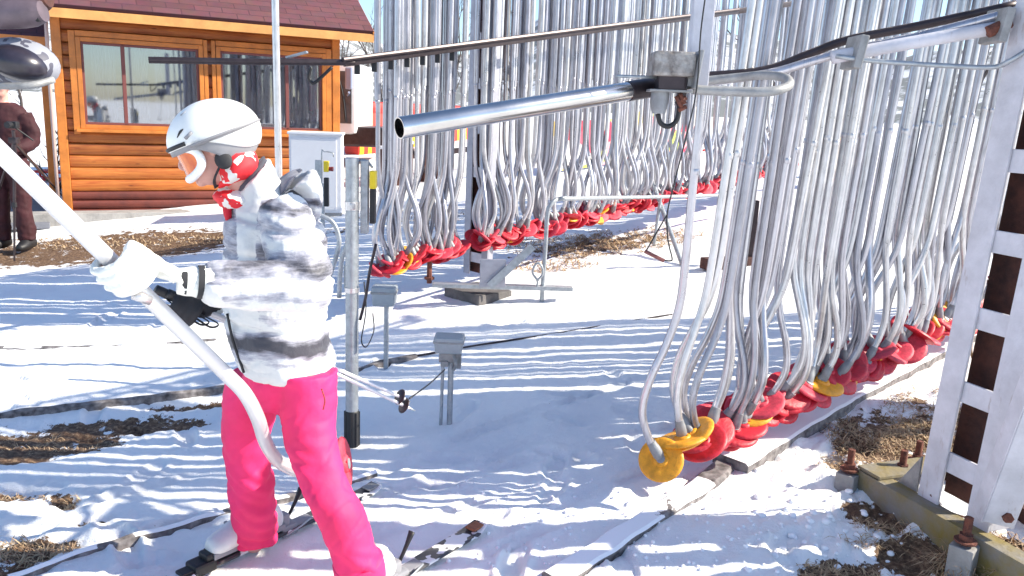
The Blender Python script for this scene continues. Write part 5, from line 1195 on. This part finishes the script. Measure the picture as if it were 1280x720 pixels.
# trousers
def tdisp(p, n):
    k = 0
    for (c, w_) in ((knN, .10), (knF, .10)):
        d = (p-c).length; k = max(k, math.exp(-(d/.13)**2))
    py = p.z
    f = nz((p.x*5, p.y*5, p.z*13+p.x*11), 1.0)*.010*(.6+k) + k*.007*(.5+nz(p, 5))*math.sin((p.z*1.0+p.x*.7)*95+9*nz(p, 5)) - .003*(1-min(1, abs(nz((p.x*6, p.y*6, p.z*11-p.x*8), 1.4, 5))*5)) + nz(p, 26)*.002
    a = max(0, 1-abs(p.z-(anN.z+.06))/.10)+max(0, 1-abs(p.z-(anF.z+.05))/.10)
    return f + min(1, a)*.006*math.sin(p.z*90+p.x*60+6*nz(p, 7))
bm = bmesh.new()
loft(bm, [(P(357, 446, Tc), BF*.135, BS*.165), (P(357, 472, Tc), BF*.142, BS*.17), (P(356, 500, Tc), BF*.12, BS*.15)], 28, 4)
A = V((.93, 0, .2)).normalized(); B = V((0, 1, 0))
def leg(pts):  # (px, py, Y, half width px)
    s = []
    for px, py, Y, hw in pts:
        r = hw/FPX*(Y/_F.y)*1.0; s.append((P(px, py, Y), V((r, 0, 0)), V((0, r*1.05, 0))))
    loft(bm, s, 26, 5)
leg([(383, 462, 2.62, 40), (385, 500, 2.60, 38), (388, 545, 2.55, 33), (401, 592, 2.49, 32), (416, 628, 2.45, 33), (434, 668, 2.45, 33), (447, 702, 2.46, 32), (451, 722, 2.47, 30)])
leg([(318, 466, 2.76, 36), (314, 505, 2.77, 36), (308, 550, 2.79, 31), (311, 592, 2.80, 29), (316, 630, 2.82, 29), (319, 662, 2.85, 28), (320, 678, 2.86, 26)])
fusep('trousers', bm, .0075, 3, M['pink'], pr, tdisp)
def seam(pts, name, m, r=.0022, sub=6):
    bm_ = bmesh.new(); tube(bm_, [P(*p) for p in pts], r, 6, sub); linkp(name, bm_, m, pr)
0 and seam([(414, 470, 2.508), (416, 500, 2.50), (416, 545, 2.47), (424, 590, 2.43), (434, 625, 2.385), (448, 665, 2.385), (460, 700, 2.395)], 'side_seam', M['pinkdark'], .0018)
bm = bmesh.new(); z0 = P(402, 520, 2.46); tube(bm, [P(402, 486, 2.485), P(406, 500, 2.478), P(404, 512, 2.476)], .0025, 6, 4); linkp('pocket_zip', bm, M['knob'], pr)
bm = bmesh.new(); tube(bm, [P(447, 700, 2.46), P(449.5, 712, 2.465), P(451, 722, 2.47)], [.0835, .085, .084], 28, 3); linkp('hem_cuff', bm, M['pink'], pr)
# jacket
seams = [(292, .9), (336, .7), (383, 1.0), (426, .9)]
def jdisp(p, n):
    q = 0
    for py, k in seams:
        d = (p.z+p.x*.06-zpx(py)-.02*0+.010*nz(p, 6))/.011; q -= .017*k*math.exp(-d*d)
    q += .008*nz((p.x*7, p.y*7, p.z*11), 1)+.003*nz(p, 21)+.004*(min(1, abs(nz((p.x*9-p.z*6, p.y*6, p.z*14), 1, 3))*6)-1)+.0022*nz(p, 48)
    return q
bm = bmesh.new()
loft(bm, [(P(322, 240, 2.67), BF*.070, BS*.075), (P(338, 252, Tc), BF*.115, BS*.155), (P(344, 278, Tc), BF*.160, BS*.205), (P(345, 330, Tc), BF*.172, BS*.205), (P(345, 380, Tc), BF*.170, BS*.195), (P(350, 425, Tc), BF*.168, BS*.195), (P(360, 452, Tc), BF*.160, BS*.195), (P(361, 462, Tc), BF*.150, BS*.185)], 36, 5)
tube(bm, [shN+V((-.01, .03, 0)), shN.lerp(elN, .5)+V((0, -.01, 0)), elN, elN.lerp(wrN, .35), elN.lerp(wrN, .75), wrN+(elN-wrN).normalized()*.035], [.087, .088, .082, .076, .070, .054], 20, 5)
tube(bm, [shF+V((-.01, -.03, 0)), shF.lerp(elF, .5), elF, elF.lerp(wrF, .6), wrF+(elF-wrF).normalized()*.02], [.082, .080, .070, .062, .052], 18, 5)
# hood lying on the back, collar edges
loft(bm, [(P(352, 240, Tc), V((.03, 0, .02)), BS*.11), (P(364, 228, Tc), V((.042, 0, .030)), BS*.135), (P(378, 226, Tc), V((.048, 0, .032)), BS*.135), (P(386, 246, Tc), V((.045, 0, -.02)), BS*.12), (P(385, 268, Tc), V((.03, 0, -.04)), BS*.09)], 20, 4)
cA0 = BF*.10; cA1 = (BF*-.052+V((0, 0, .062)))
loft(bm, [(P(334, 262, 2.68), BF*-.11, BS*.14), (P(325, 246, 2.67), (BF*-.085+V((0, 0, .03))), BS*.112), (P(316, 226, 2.66), cA1*1.12, BS*.096), (P(313, 221, 2.66), cA1*1.02, BS*.088)], 26, 4)
jk = fusep('jacket', bm, .0085, 3, M['jacket'], pr, jdisp)
bands = [(254, 6, .52, 0), (276, 12, .37, 0), (309, 13, .50, 0), (345, 7, .36, 0), (383, 5, .62, 0), (398, 7, .34, 0), (431, 13, .66, 0), (448, 9, .34, 0)]
at = jk.data.attributes.new('band', 'FLOAT', 'POINT'); vals = []
zb_ = [(zpx(a), b/390*1.0, c) for a, b, c, _ in bands]
for v in jk.data.vertices:
    p = v.co+root_g; z = p.z+.030*nz(p, 7)+.018*nz(p, 22)+.05*(p.x+.72)*.8; q = 0.32
    for zc, w_, k in zb_: q = max(q, .32+(k-.14)*math.exp(-((z-zc)/w_)**2*.8))
    if (p-elN).length < .0: q = 0
    if p.x < P(238+52, 300, 2.3).x and p.z > zpx(400): q = min(q, .30)
    fx = (p-P(300, 300, 2.6)).dot(BF)
    if fx > .01 and zpx(325) < p.z < zpx(240): q = max(q, .56)
    vals.append(q)
at.data.foreach_set('value', vals)
# dark straps and details on the jacket
bm = bmesh.new(); tube(bm, [P(284, 392, 2.56), P(291, 425, 2.555), P(305, 466, 2.55)], .0045, 6, 4); linkp('front_zip', bm, M['black'], pr)
bm = bmesh.new(); d = (elN-wrN).normalized(); c = wrN+d*.030; tube(bm, [c-d*.008, c+d*.008], [.0475, .0485], 20, 1); linkp('cuff_strap', bm, M['gloveblack'], pr, True, 40)
bm = bmesh.new(); loft(bm, [(P(318, 230, 2.66), cA1*.95, BS*.080), (P(311, 217, 2.66), cA1*.93, BS*.078)], 26, 2); linkp('collar_lining', bm, mat('dark_grey_lining', (.10, .10, .13), .8, 0, var=.4), pr)
bm = bmesh.new(); loft(bm, [(P(352, 236, Tc), V((.035, 0, .03)), BS*.10), (P(358, 223, Tc), V((.034, 0, .022)), BS*.108), (P(366, 217, Tc), V((.030, 0, .016)), BS*.10)], 22, 4); linkp('hood_lining', bm, M['hoodlining'], pr)
# scarf
bm = bmesh.new(); m3 = Matrix((hf, hs, hu)).transposed()
loft(bm, [(Hc-hf*.045-hu*.02, hf*.060, hs*.088), (Hc-hf*.045-hu*.065, hf*.064, hs*.080), (Hc-hf*.035-hu*.115, hf*.066, hs*.078), (P(296, 244, 2.64), BF*.072, BS*.082), (P(300, 258, 2.65), BF*.06, BS*.07)], 26, 4)
for v in bm.verts: v.co += V((nz(v.co, 30), nz(v.co, 30, 3), nz(v.co, 30, 7)))*.006
linkp('neck_scarf', bm, M['scarf'], pr)
bm = bmesh.new(); tube(bm, [P(285, 246, 2.60), P(284, 262, 2.60), P(286, 275, 2.60)], [.012, .014, .010], 10, 3); linkp('red_zip_collar', bm, M['shirt'], pr)
# helmet
def shell(r, zf, seg=56, rows=20, sh=0.0):
    bm = bmesh.new(); prev = None; top = bm.verts.new(Hc+hu*(r[2]+.02)-hf*.012)
    for j in range(1, rows+1):
        ring = []
        for i in range(seg):
            a = 2*PI*i/seg; ca, sa = math.cos(a), math.sin(a); e = zf(ca)
            ph = (PI/2-math.asin(max(-.98, min(.98, (e-.02)/r[2]))))*j/rows
            ex = 1.0+(.06*max(0, -ca)*math.sin(ph))
            ring.append(bm.verts.new(Hc+hf*(r[0]*math.sin(ph)*ca*ex-.012)+hs*(r[1]*math.sin(ph)*sa)+hu*(.02+r[2]*math.cos(ph))))
        for i in range(seg):
            if prev: bm.faces.new((prev[i], prev[(i+1) % seg], ring[(i+1) % seg], ring[i]))
            else: bm.faces.new((top, ring[(i+1) % seg], ring[i]))
        prev = ring
    # inner lip
    inn = [bm.verts.new(v.co.lerp(Hc, .09)) for v in prev]
    for i in range(seg): bm.faces.new((prev[i], prev[(i+1) % seg], inn[(i+1) % seg], inn[i]))
    return bm
HR = (.142, .112, .118)
hel = linkp('helmet', shell(HR, lambda c: .026-.072*smooth(.35, -.9, c)), M['helmet'], pr)
linkp('lower_band', shell((.1385, .1095, .115), lambda c: .010-.088*smooth(.5, -.6, c)), M['helmetgrey'], hel)
for k in (-1, 1):
    bm = bmesh.new(); ball(bm, Hc-hf*.022+hs*.086*k-hu*.052, (.026, .012, .028), m3, 16); linkp('ear_pad', bm, M['gloveblack'], hel)
    bm = bmesh.new(); tube(bm, [Hc-hf*.01+hs*.088*k-hu*.06, Hc+hf*.030+hs*.066*k-hu*.095, Hc+hf*.045+hs*.02*k-hu*.122], .0055, 8, 4, flat=.4); linkp('chin_strap', bm, M['gloveblack'], hel)
def onshell(fx, uz, k=-1, lift=0.001):  # point on the side of the shell
    x = (fx+.012)/HR[0]; z = (uz-.02)/HR[2]; y = math.sqrt(max(0, 1-x*x-z*z)); return Hc+hf*fx+hs*(k*(HR[1]*y+lift))+hu*uz
for k in (-1, 1):
    bm = bmesh.new(); tube(bm, [onshell(.045, .075, k), onshell(.057, .070, k), onshell(.073, .058, k)], [.0015, .004, .0012], 8, 3); linkp('vent', bm, M['black'], hel)
    bm = bmesh.new(); tube(bm, [onshell(.024, .057, k), onshell(.050, .047, k)], .0052, 8, 1); linkp('side_badge', bm, M['bootgrey'], hel)
bm = bmesh.new(); tube(bm, [onshell(.02, .122, -1), onshell(.04, .115, -1)], [.001, .0025], 6); linkp('vent', bm, M['helmetgrey'], hel)
# goggles
gz_ = -.019; gr = .108
def gp(t, sc_=1.0, r=gr):
    c, s_ = math.cos(t), math.sin(t); a = R_(70)*math.copysign(abs(c)**.75, c)*sc_; z = .050*math.copysign(abs(s_)**.8, s_)*sc_
    return Hc+(hf*math.cos(a)*1.0+hs*math.sin(a)*.84)*r+hu*(z+gz_)
gg = None
bm = bmesh.new(); pts = [gp(2*PI*i/40) for i in range(41)]; tube(bm, pts, .0135, 10, 2, caps=False)
gg = linkp('goggles', bm, M['gframe'], pr)
bm = bmesh.new(); rings = [[bm.verts.new(gp(2*PI*i/40, s_, gr+.004)) for i in range(40)] for s_ in (.99, .8, .6, .4, .2)]; c = bm.verts.new(Hc+hf*(gr+.004)+hu*gz_)
for a, b in zip(rings, rings[1:]):
    for i in range(40): bm.faces.new((a[i], a[(i+1) % 40], b[(i+1) % 40], b[i]))
for i in range(40): bm.faces.new((rings[-1][i], rings[-1][(i+1) % 40], c))
linkp('lens', bm, M['lens'], gg)
bm = bmesh.new(); pts = [Hc+(hf*math.cos(a)*1.17+hs*math.sin(a)*1.0)*.1225-hf*.012+hu*(gz_+.018+.02*smooth(60, 180, abs(d))) for d, a in [(d, R_(d)) for d in range(62, 299, 10)]]
tube(bm, pts, .013, 8, 2, flat=.35); linkp('strap', bm, M['helmetgrey'], gg)
bm = bmesh.new(); pts = [Hc+(hf*math.cos(a)*1.20+hs*math.sin(a)*.98)*.112-hf*.006+hu*.034 for a in [R_(d) for d in range(-62, 63, 6)]]
tube(bm, pts, .0065, 8, 2); linkp('brim_pad', bm, M['black'], hel)
# gloves
def gdisp(p, n): return .0016*nz(p, 60)+.0028*nz(p, 30)
bm = bmesh.new(); hand_grip(bm, gN, pdir, wrN, V((.1, -.6, .7)), 1.22, .0118, .032, 1.45); d = (elN-wrN).normalized(); tube(bm, [wrN-d*.03, wrN+d*.02, wrN+d*.06], [.036, .044, .054], 18, 3)
gl_ = fusep('glove', bm, 0.0030, 2, M['glove'], pr, gdisp)
bm = bmesh.new(); tube(bm, [wrN-d*.022, wrN-d*.006], [.0375, .0395], 20); linkp('wrist_strap', bm, M['gloveblack'], gl_, True, 40)
bm = bmesh.new(); hand_grip(bm, gF, spd, wrF, V((0, -.8, .6)), 1.05, .0135, .018, 1.3); d = (elF-wrF).normalized(); tube(bm, [wrF-d*.02, wrF+d*.05], [.034, .048], 18, 3)
o = fusep('glove', bm, .0042, 3, M['gloveblack'], pr, gdisp)
# boots
def boot(c, kd, cuff_top, par):
    """c = sole centre on the ski"""
    sd_ = V((kd.y, -kd.x, 0)); up = V((0, 0, 1)); bm = bmesh.new()
    loft(bm, [(c-kd*.15+up*.05, up*.035, sd_*.034), (c-kd*.135+up*.055, up*.055, sd_*.042), (c-kd*.06+up*.065, up*.062, sd_*.046), (c+kd*.03+up*.06, up*.055, sd_*.050), (c+kd*.10+up*.045, up*.042, sd_*.050), (c+kd*.145+up*.038, up*.034, sd_*.040), (c+kd*.160+up*.034, up*.022, sd_*.024)], 22, 4)
    loft(bm, [(c-kd*.07+up*.06, kd*.065, sd_*.048), (c-kd*.065+up*.13, kd*.062, sd_*.050), (c.lerp(cuff_top, .5)-kd*.04+up*.06, kd*.066, sd_*.056), (cuff_top, kd*.062, sd_*.058)], 22, 4)
    b = fusep('boot', bm, .006, 2, M['boot'], par, lambda p, n: .001*nz(p, 50))
    bm = bmesh.new(); box(bm, c+up*.012, (.035, .075, .022), Matrix.Rotation(math.atan2(kd.y, kd.x), 4, 'Z') @ Matrix.Diagonal((9, .95, 1, 1)), 0); linkp('sole', bm, M['bootgrey'], b, False)
    for f_, z_ in ((.05, .095), (-.01, .125), (-.03, .17), (-.025, .21)):
        bm = bmesh.new(); q = c+kd*f_+up*z_; box(bm, q-sd_*-.0+V((0, 0, -.02)), (.014, .118, .02), Matrix.Rotation(math.atan2(kd.y, kd.x), 4, 'Z') @ Matrix.Rotation(.2, 4, 'Y'), .004)
        linkp('buckle', bm, M['bootgrey'], b, False)
    return b
cF = G(308, 690); cF.z = gz0(cF.x, cF.y)+.045
tail2 = G(600, 663); kN = KD
cN = G(440, 752); off = (cN-tail2); cN = tail2+kN*off.dot(kN); cN.z = gz0(cN.x, cN.y)+.045
boot(cF, KD, anF+V((.01, 0, .03)), pr); boot(cN, kN, anN+V((0, 0, .02)), pr)
# skis
def ski(c, kd, back, front, label, tail):
    o = empty('ski', V((c.x, c.y, gz0(c.x, c.y))), label, 'ski', 'pair of skis'); q0 = o.location
    sd_ = V((kd.y, -kd.x, 0)); bm = bmesh.new(); prev = None; n_ = 46
    zA = gz0(*(c-kd*back).xy); zB = gz0(*(c+kd*front).xy)
    for i in range(n_+1):
        f = i/n_; s_ = -back+(back+front)*f; w_ = .036+.016*(2*f-1)**2*(1 if f > .5 else .6)
        if f > .93: w_ *= math.sqrt(max(.02, 1-((f-.93)/.07)**2))
        if f < .03: w_ *= .75+.25*f/.03
        z = lerp(zA, zB, f)+.014+(.10*((f-.88)/.12)**2 if f > .88 else 0)+(.018*((.05-f)/.05)**2 if f < .05 else 0)
        p = c+kd*s_; p = V((p.x, p.y, z))-q0; th = .006+.008*(1-abs(2*f-1))
        r = [bm.verts.new(p+sd_*a*w_+V((0, 0, b))) for a, b in ((-1, 0), (-1, th*.6), (-.85, th), (.85, th), (1, th*.6), (1, 0))]
        if prev:
            for k in range(6): bm.faces.new((prev[k], prev[(k+1) % 6], r[(k+1) % 6], r[k]))
        else: bm.faces.new(r)
        prev = r
    bm.faces.new(prev[::-1]); link('ski_body', bm, M['ski'], o, False)
    Rz = Matrix.Rotation(math.atan2(kd.y, kd.x), 4, 'Z'); cc = c-q0; cc.z = .028
    bm = bmesh.new(); box(bm, cc+kd*.19, (.09, .075, .045), Rz, .012); box(bm, cc+kd*.165+V((0, 0, .03)), (.04, .06, .03), Rz, .01); box(bm, cc+kd*.25, (.06, .05, .02), Rz, .006); link('toe_binding', bm, M['black'], o, False)
    bm = bmesh.new(); box(bm, cc-kd*.185, (.075, .065, .05), Rz, .012); box(bm, cc-kd*.17+V((0, 0, .045)), (.04, .05, .05), Rz, .01); box(bm, cc-kd*.26, (.09, .055, .02), Rz, .006); hb = link('heel_binding', bm, M['bootgrey'], o, False)
    bm = bmesh.new(); tube(bm, [cc-kd*.20+V((0, 0, .05)), cc-kd*.235+V((0, 0, .10)), cc-kd*.262+V((0, 0, .145))], [.007, .009, .014], 10, 3, flat=.7); link('heel_lever', bm, M['black'], hb, True)
    bm = bmesh.new(); q = c-kd*back; 
    for s_ in (-1, 1): tube(bm, [cc-kd*.15+sd_*s_*.05, cc-kd*.22+sd_*s_*.052+V((0, 0, .012)), cc-kd*.27+sd_*s_*.052+V((0, 0, .03))], .004, 6)
    link('ski_brake', bm, M['galv'], o, True)
    bm = bmesh.new(); q = c-kd*(back-.03); q = V((q.x, q.y, lerp(zA, zB, .02)+.032))-q0; box(bm, q, (.075, .05, .010), Rz, .004); link('tail_protector', bm, tail, o, False)
bF = (G(468, 612)-cF).length; bN = (tail2-cN).length
ski(cF, KD, bF, .80, 'black and white ski under the skier\'s rear foot, farther from the viewer', M['castgrey'])
ski(cN, kN, bN, .80, 'ski under the skier\'s front foot, its orange-brown tail tip showing on the snow', M['leaf'])
# ski poles
for k in (0, 1):
    a = P(222, 374, 2.68)+V((0, .02*k, .006-.014*k)); b = P(513, 506+5*k-4, 3.22)+V((.02*k, .0, -.022*k))
    if k: a = a-spd*.05
    o = empty('ski_pole', a, ['upper of the two white ski poles held under the skier\'s arm', 'lower of the two white ski poles held under the skier\'s arm'][k], 'ski pole', 'pair of ski poles'); L_ = b-a
    bm = bmesh.new(); tube(bm, [L_*.03, L_*.5, L_*.97], [.0085, .008, .0068], 10); link('shaft', bm, M['pale'], o, True, 50)
    bm = bmesh.new(); tube(bm, [L_*-.035, L_*.0, L_*.06, L_*.12], [.015, .0165, .0135, .0125], 12, 3); gp_ = link('grip', bm, M['black'], o, True)
    bm = bmesh.new(); tube(bm, [L_*-.02, L_*.0+V((.015, 0, -.03)), L_*.04+V((.05, 0, -.045)), L_*.07+V((.07, 0, -.06)), L_*.06+V((.05, 0, -.075)), L_*.03+V((.02, 0, -.05))], .006, 8, 5, flat=.4); link('wrist_loop', bm, M['gloveblack'], gp_, True)
    d = L_.normalized(); bm = bmesh.new(); lathe(bm, [(.006, -.006), (.030, -.004), (.034, 0), (.030, .003), (.006, .006)], 14, Matrix.Translation(L_*.945) @ rotto(d).to_4x4()); link('basket', bm, M['dark'], o, True)
    bm = bmesh.new(); tube(bm, [L_*.965, L_], [.006, .002], 8); link('tip', bm, M['galv'], o, True)
# platter pole between the legs
o0_ = P(430, 580, 2.72); o = empty('platter_hanger', o0_, 'platter pole in use, gripped by the skier, its red disc behind her legs', 'lift hanger'); 
path = [P(-330, -110, 1.62), P(-60, 135, 1.84), poleA, poleA.lerp(gN, .5), gN, gN.lerp(poleB, .5), P(282, 467, 2.37), P(306, 492, 2.41), P(322, 522, 2.46), P(333, 555, 2.54), P(350, 578, 2.64), P(380, 590, 2.68), P(418, 584, 2.715)]
bm = bmesh.new(); tube(bm, [p-o0_ for p in path], .0225, 16, 6); link('pole', bm, M['smoothalu'], o, True, 60)
dn = (P(432, 580, 2.72)-P(380, 588, 2.68)).normalized(); dn = (dn+V((.25, -.25, .12))).normalized()
bm = bmesh.new(); tube(bm, [P(392, 590, 2.69)-o0_, P(424, 582, 2.715)-o0_], [.025, .028], 14); link('collar', bm, M['collar'], o, True, 50)
d = add('disc', DISC['red2'], o); d.rotation_euler = rotto(dn).to_euler(); add('hub', HUB, d)
bm = bmesh.new(); tube(bm, [P(-330, -110, 1.62)-o0_, P(-430, -200, 1.56)-o0_], [.03, .03], 14); link('spring_socket', bm, M['dark'], o, True, 40)
bm = bmesh.new(); tube(bm, [P(168, 368, 2.13)-o0_, P(188, 376, 2.16)-o0_], [.016, .013], 10, 1); link('end_stop', bm, M['alu_c'], o, True)

# person by the cabin
g_ = G(20, 311); pg2 = empty('person', g_, 'person in dark red ski suit standing behind a tripod at the left edge', 'person')
H_ = 1.78; X = V((1, 0, 0)); Yv = V((0, 1, 0)); Z = V((0, 0, 1))
def bod(bm, e):
    loft(bm, [(Z*.86, X*(.15+e), Yv*(.11+e)), (Z*1.05, X*(.155+e), Yv*(.11+e)), (Z*1.28, X*(.19+e), Yv*(.12+e)), (Z*1.42, X*(.17+e), Yv*(.10+e)), (Z*1.48, X*(.07+e), Yv*(.06+e))], 24, 4)
    for s_ in (-1, 1): tube(bm, [V((s_*.09, 0, .9)), V((s_*.11, -.02, .48)), V((s_*.13, 0, .10))], [.085+e, .062+e, .045+e*1.5], 14, 4)
    for s_ in (-1, 1): tube(bm, [V((s_*.19, 0, 1.38)), V((s_*.25, .02, 1.12)), V((s_*.16, -.20, 1.02))], [.055+e, .045+e, .036+e], 12, 4)
bm = bmesh.new(); bod(bm, 0); head_mesh(bm, V((0, -.02, 1.64)), -Yv, X*-1, Z); tube(bm, [V((0, 0, 1.42)), V((0, -.01, 1.6))], .05, 12)
for s_ in (-1, 1): hand_grip(bm, V((s_*.04, -.30, 1.02)), Z, V((s_*.13, -.23, 1.02)), V((0, -1, 0)), .85, .009, .012)
fuse('body', bm, .009, 2, M['skin'], pg2); face_parts(pg2, V((0, -.02, 1.64)), -Yv, X*-1, Z)
bm = bmesh.new(); bod(bm, .028); fuse('ski_suit', bm, .012, 3, M['maroon'], pg2, lambda p, n: .012*nz(p, 11)+.006*nz(p, 25))
bm = bmesh.new(); ball(bm, V((0, 0, 1.70)), (.10, .12, .11)); link('hat', bm, M['coat'], pg2, True)
for s_ in (-1, 1):
    bm = bmesh.new(); loft(bm, [(V((s_*.13, .10, .06)), X*.04, Z*.05), (V((s_*.13, .0, .07)), X*.055, Z*.07), (V((s_*.14, -.12, .05)), X*.055, Z*.045), (V((s_*.14, -.19, .04)), X*.03, Z*.03)], 16, 4); link('boot', bm, M['black'], pg2, True)
    bm = bmesh.new(); hand_grip(bm, V((s_*.04, -.30, 1.02)), Z, V((s_*.13, -.23, 1.02)), V((0, -1, 0)), .9, .011, .013); fuse('glove', bm, .006, 2, M['gloveblack'], pg2)
pg2.scale = (1.05, 1.05, 1.05)
# tripod
tp = P(18, 178, 8.2); f0 = G(18, 326); f1_ = G(86, 254); f2_ = G(-22, 300)
o = empty('tripod', f0, 'thin dark camera tripod with spread legs in front of the maroon person', 'tripod'); 
for f_ in (f0, f1_, f2_):
    bm = bmesh.new(); tube(bm, [tp-f0, (tp-f0).lerp(f_-f0, .5), f_-f0], [.017, .014, .009], 8); lg = link('leg', bm, M['dark'], o, True, 50)
    bm = bmesh.new(); m_ = (tp-f0).lerp(f_-f0, .52); box(bm, m_, (.035, .035, .05), None, .006); link('leg_lock', bm, M['black'], lg)
bm = bmesh.new(); tube(bm, [tp-f0-V((0, 0, .25)), tp-f0+V((0, 0, .12))], .016, 10); box(bm, tp-f0+V((0, 0, .02)), (.08, .08, .06), None, .01); link('centre_column', bm, M['dark'], o, True, 40)
bm = bmesh.new(); box(bm, tp-f0+V((0, 0, .17)), (.10, .07, .07), None, .012); tube(bm, [tp-f0+V((0, -.03, .17)), tp-f0+V((0, -.10, .17))], .03, 14); tube(bm, [tp-f0+V((0, .04, .14)), tp-f0+V((.12, .12, .02))], .008, 8); link('camera_head', bm, M['black'], o, True, 40)

# ------------------------------------------------------------------ light
SUN_EL = R_(35); SUN_AZ = R_(2)   # direction towards the sun, measured from +X towards +Y
SUN_AZ = R_(1)
sd = V((math.cos(SUN_AZ)*math.cos(SUN_EL), math.sin(SUN_AZ)*math.cos(SUN_EL), math.sin(SUN_EL)))
sl = bpy.data.lights.new('sun', 'SUN'); sl.energy = 5.0; sl.angle = R_(.5); sl.color = (1, .92, .77)
so = bpy.data.objects.new('sun', sl); COL.objects.link(so); so.rotation_euler = sd.to_track_quat('Z', 'Y').to_euler(); so.location = sd*30
w = bpy.data.worlds.new('World'); sc.world = w; w.use_nodes = True; n = w.node_tree.nodes; l = w.node_tree.links
sky = n.new('ShaderNodeTexSky'); sky.sky_type = 'NISHITA'; sky.sun_disc = False; sky.sun_elevation = SUN_EL
sky.sun_rotation = R_(90)-SUN_AZ; sky.altitude = 700; sky.ozone_density = 3.2
bg = n['Background']; l.new(sky.outputs[0], bg.inputs[0]); bg.inputs[1].default_value = .128
sc.view_settings.view_transform = 'Standard'; sc.view_settings.look = 'None'; sc.view_settings.gamma = 1; sc.view_settings.exposure = 1.0
sc.view_settings.use_curve_mapping = False
sc.cycles.max_bounces = 6; sc.cycles.use_denoising = True; sc.cycles.transparent_max_bounces = 8
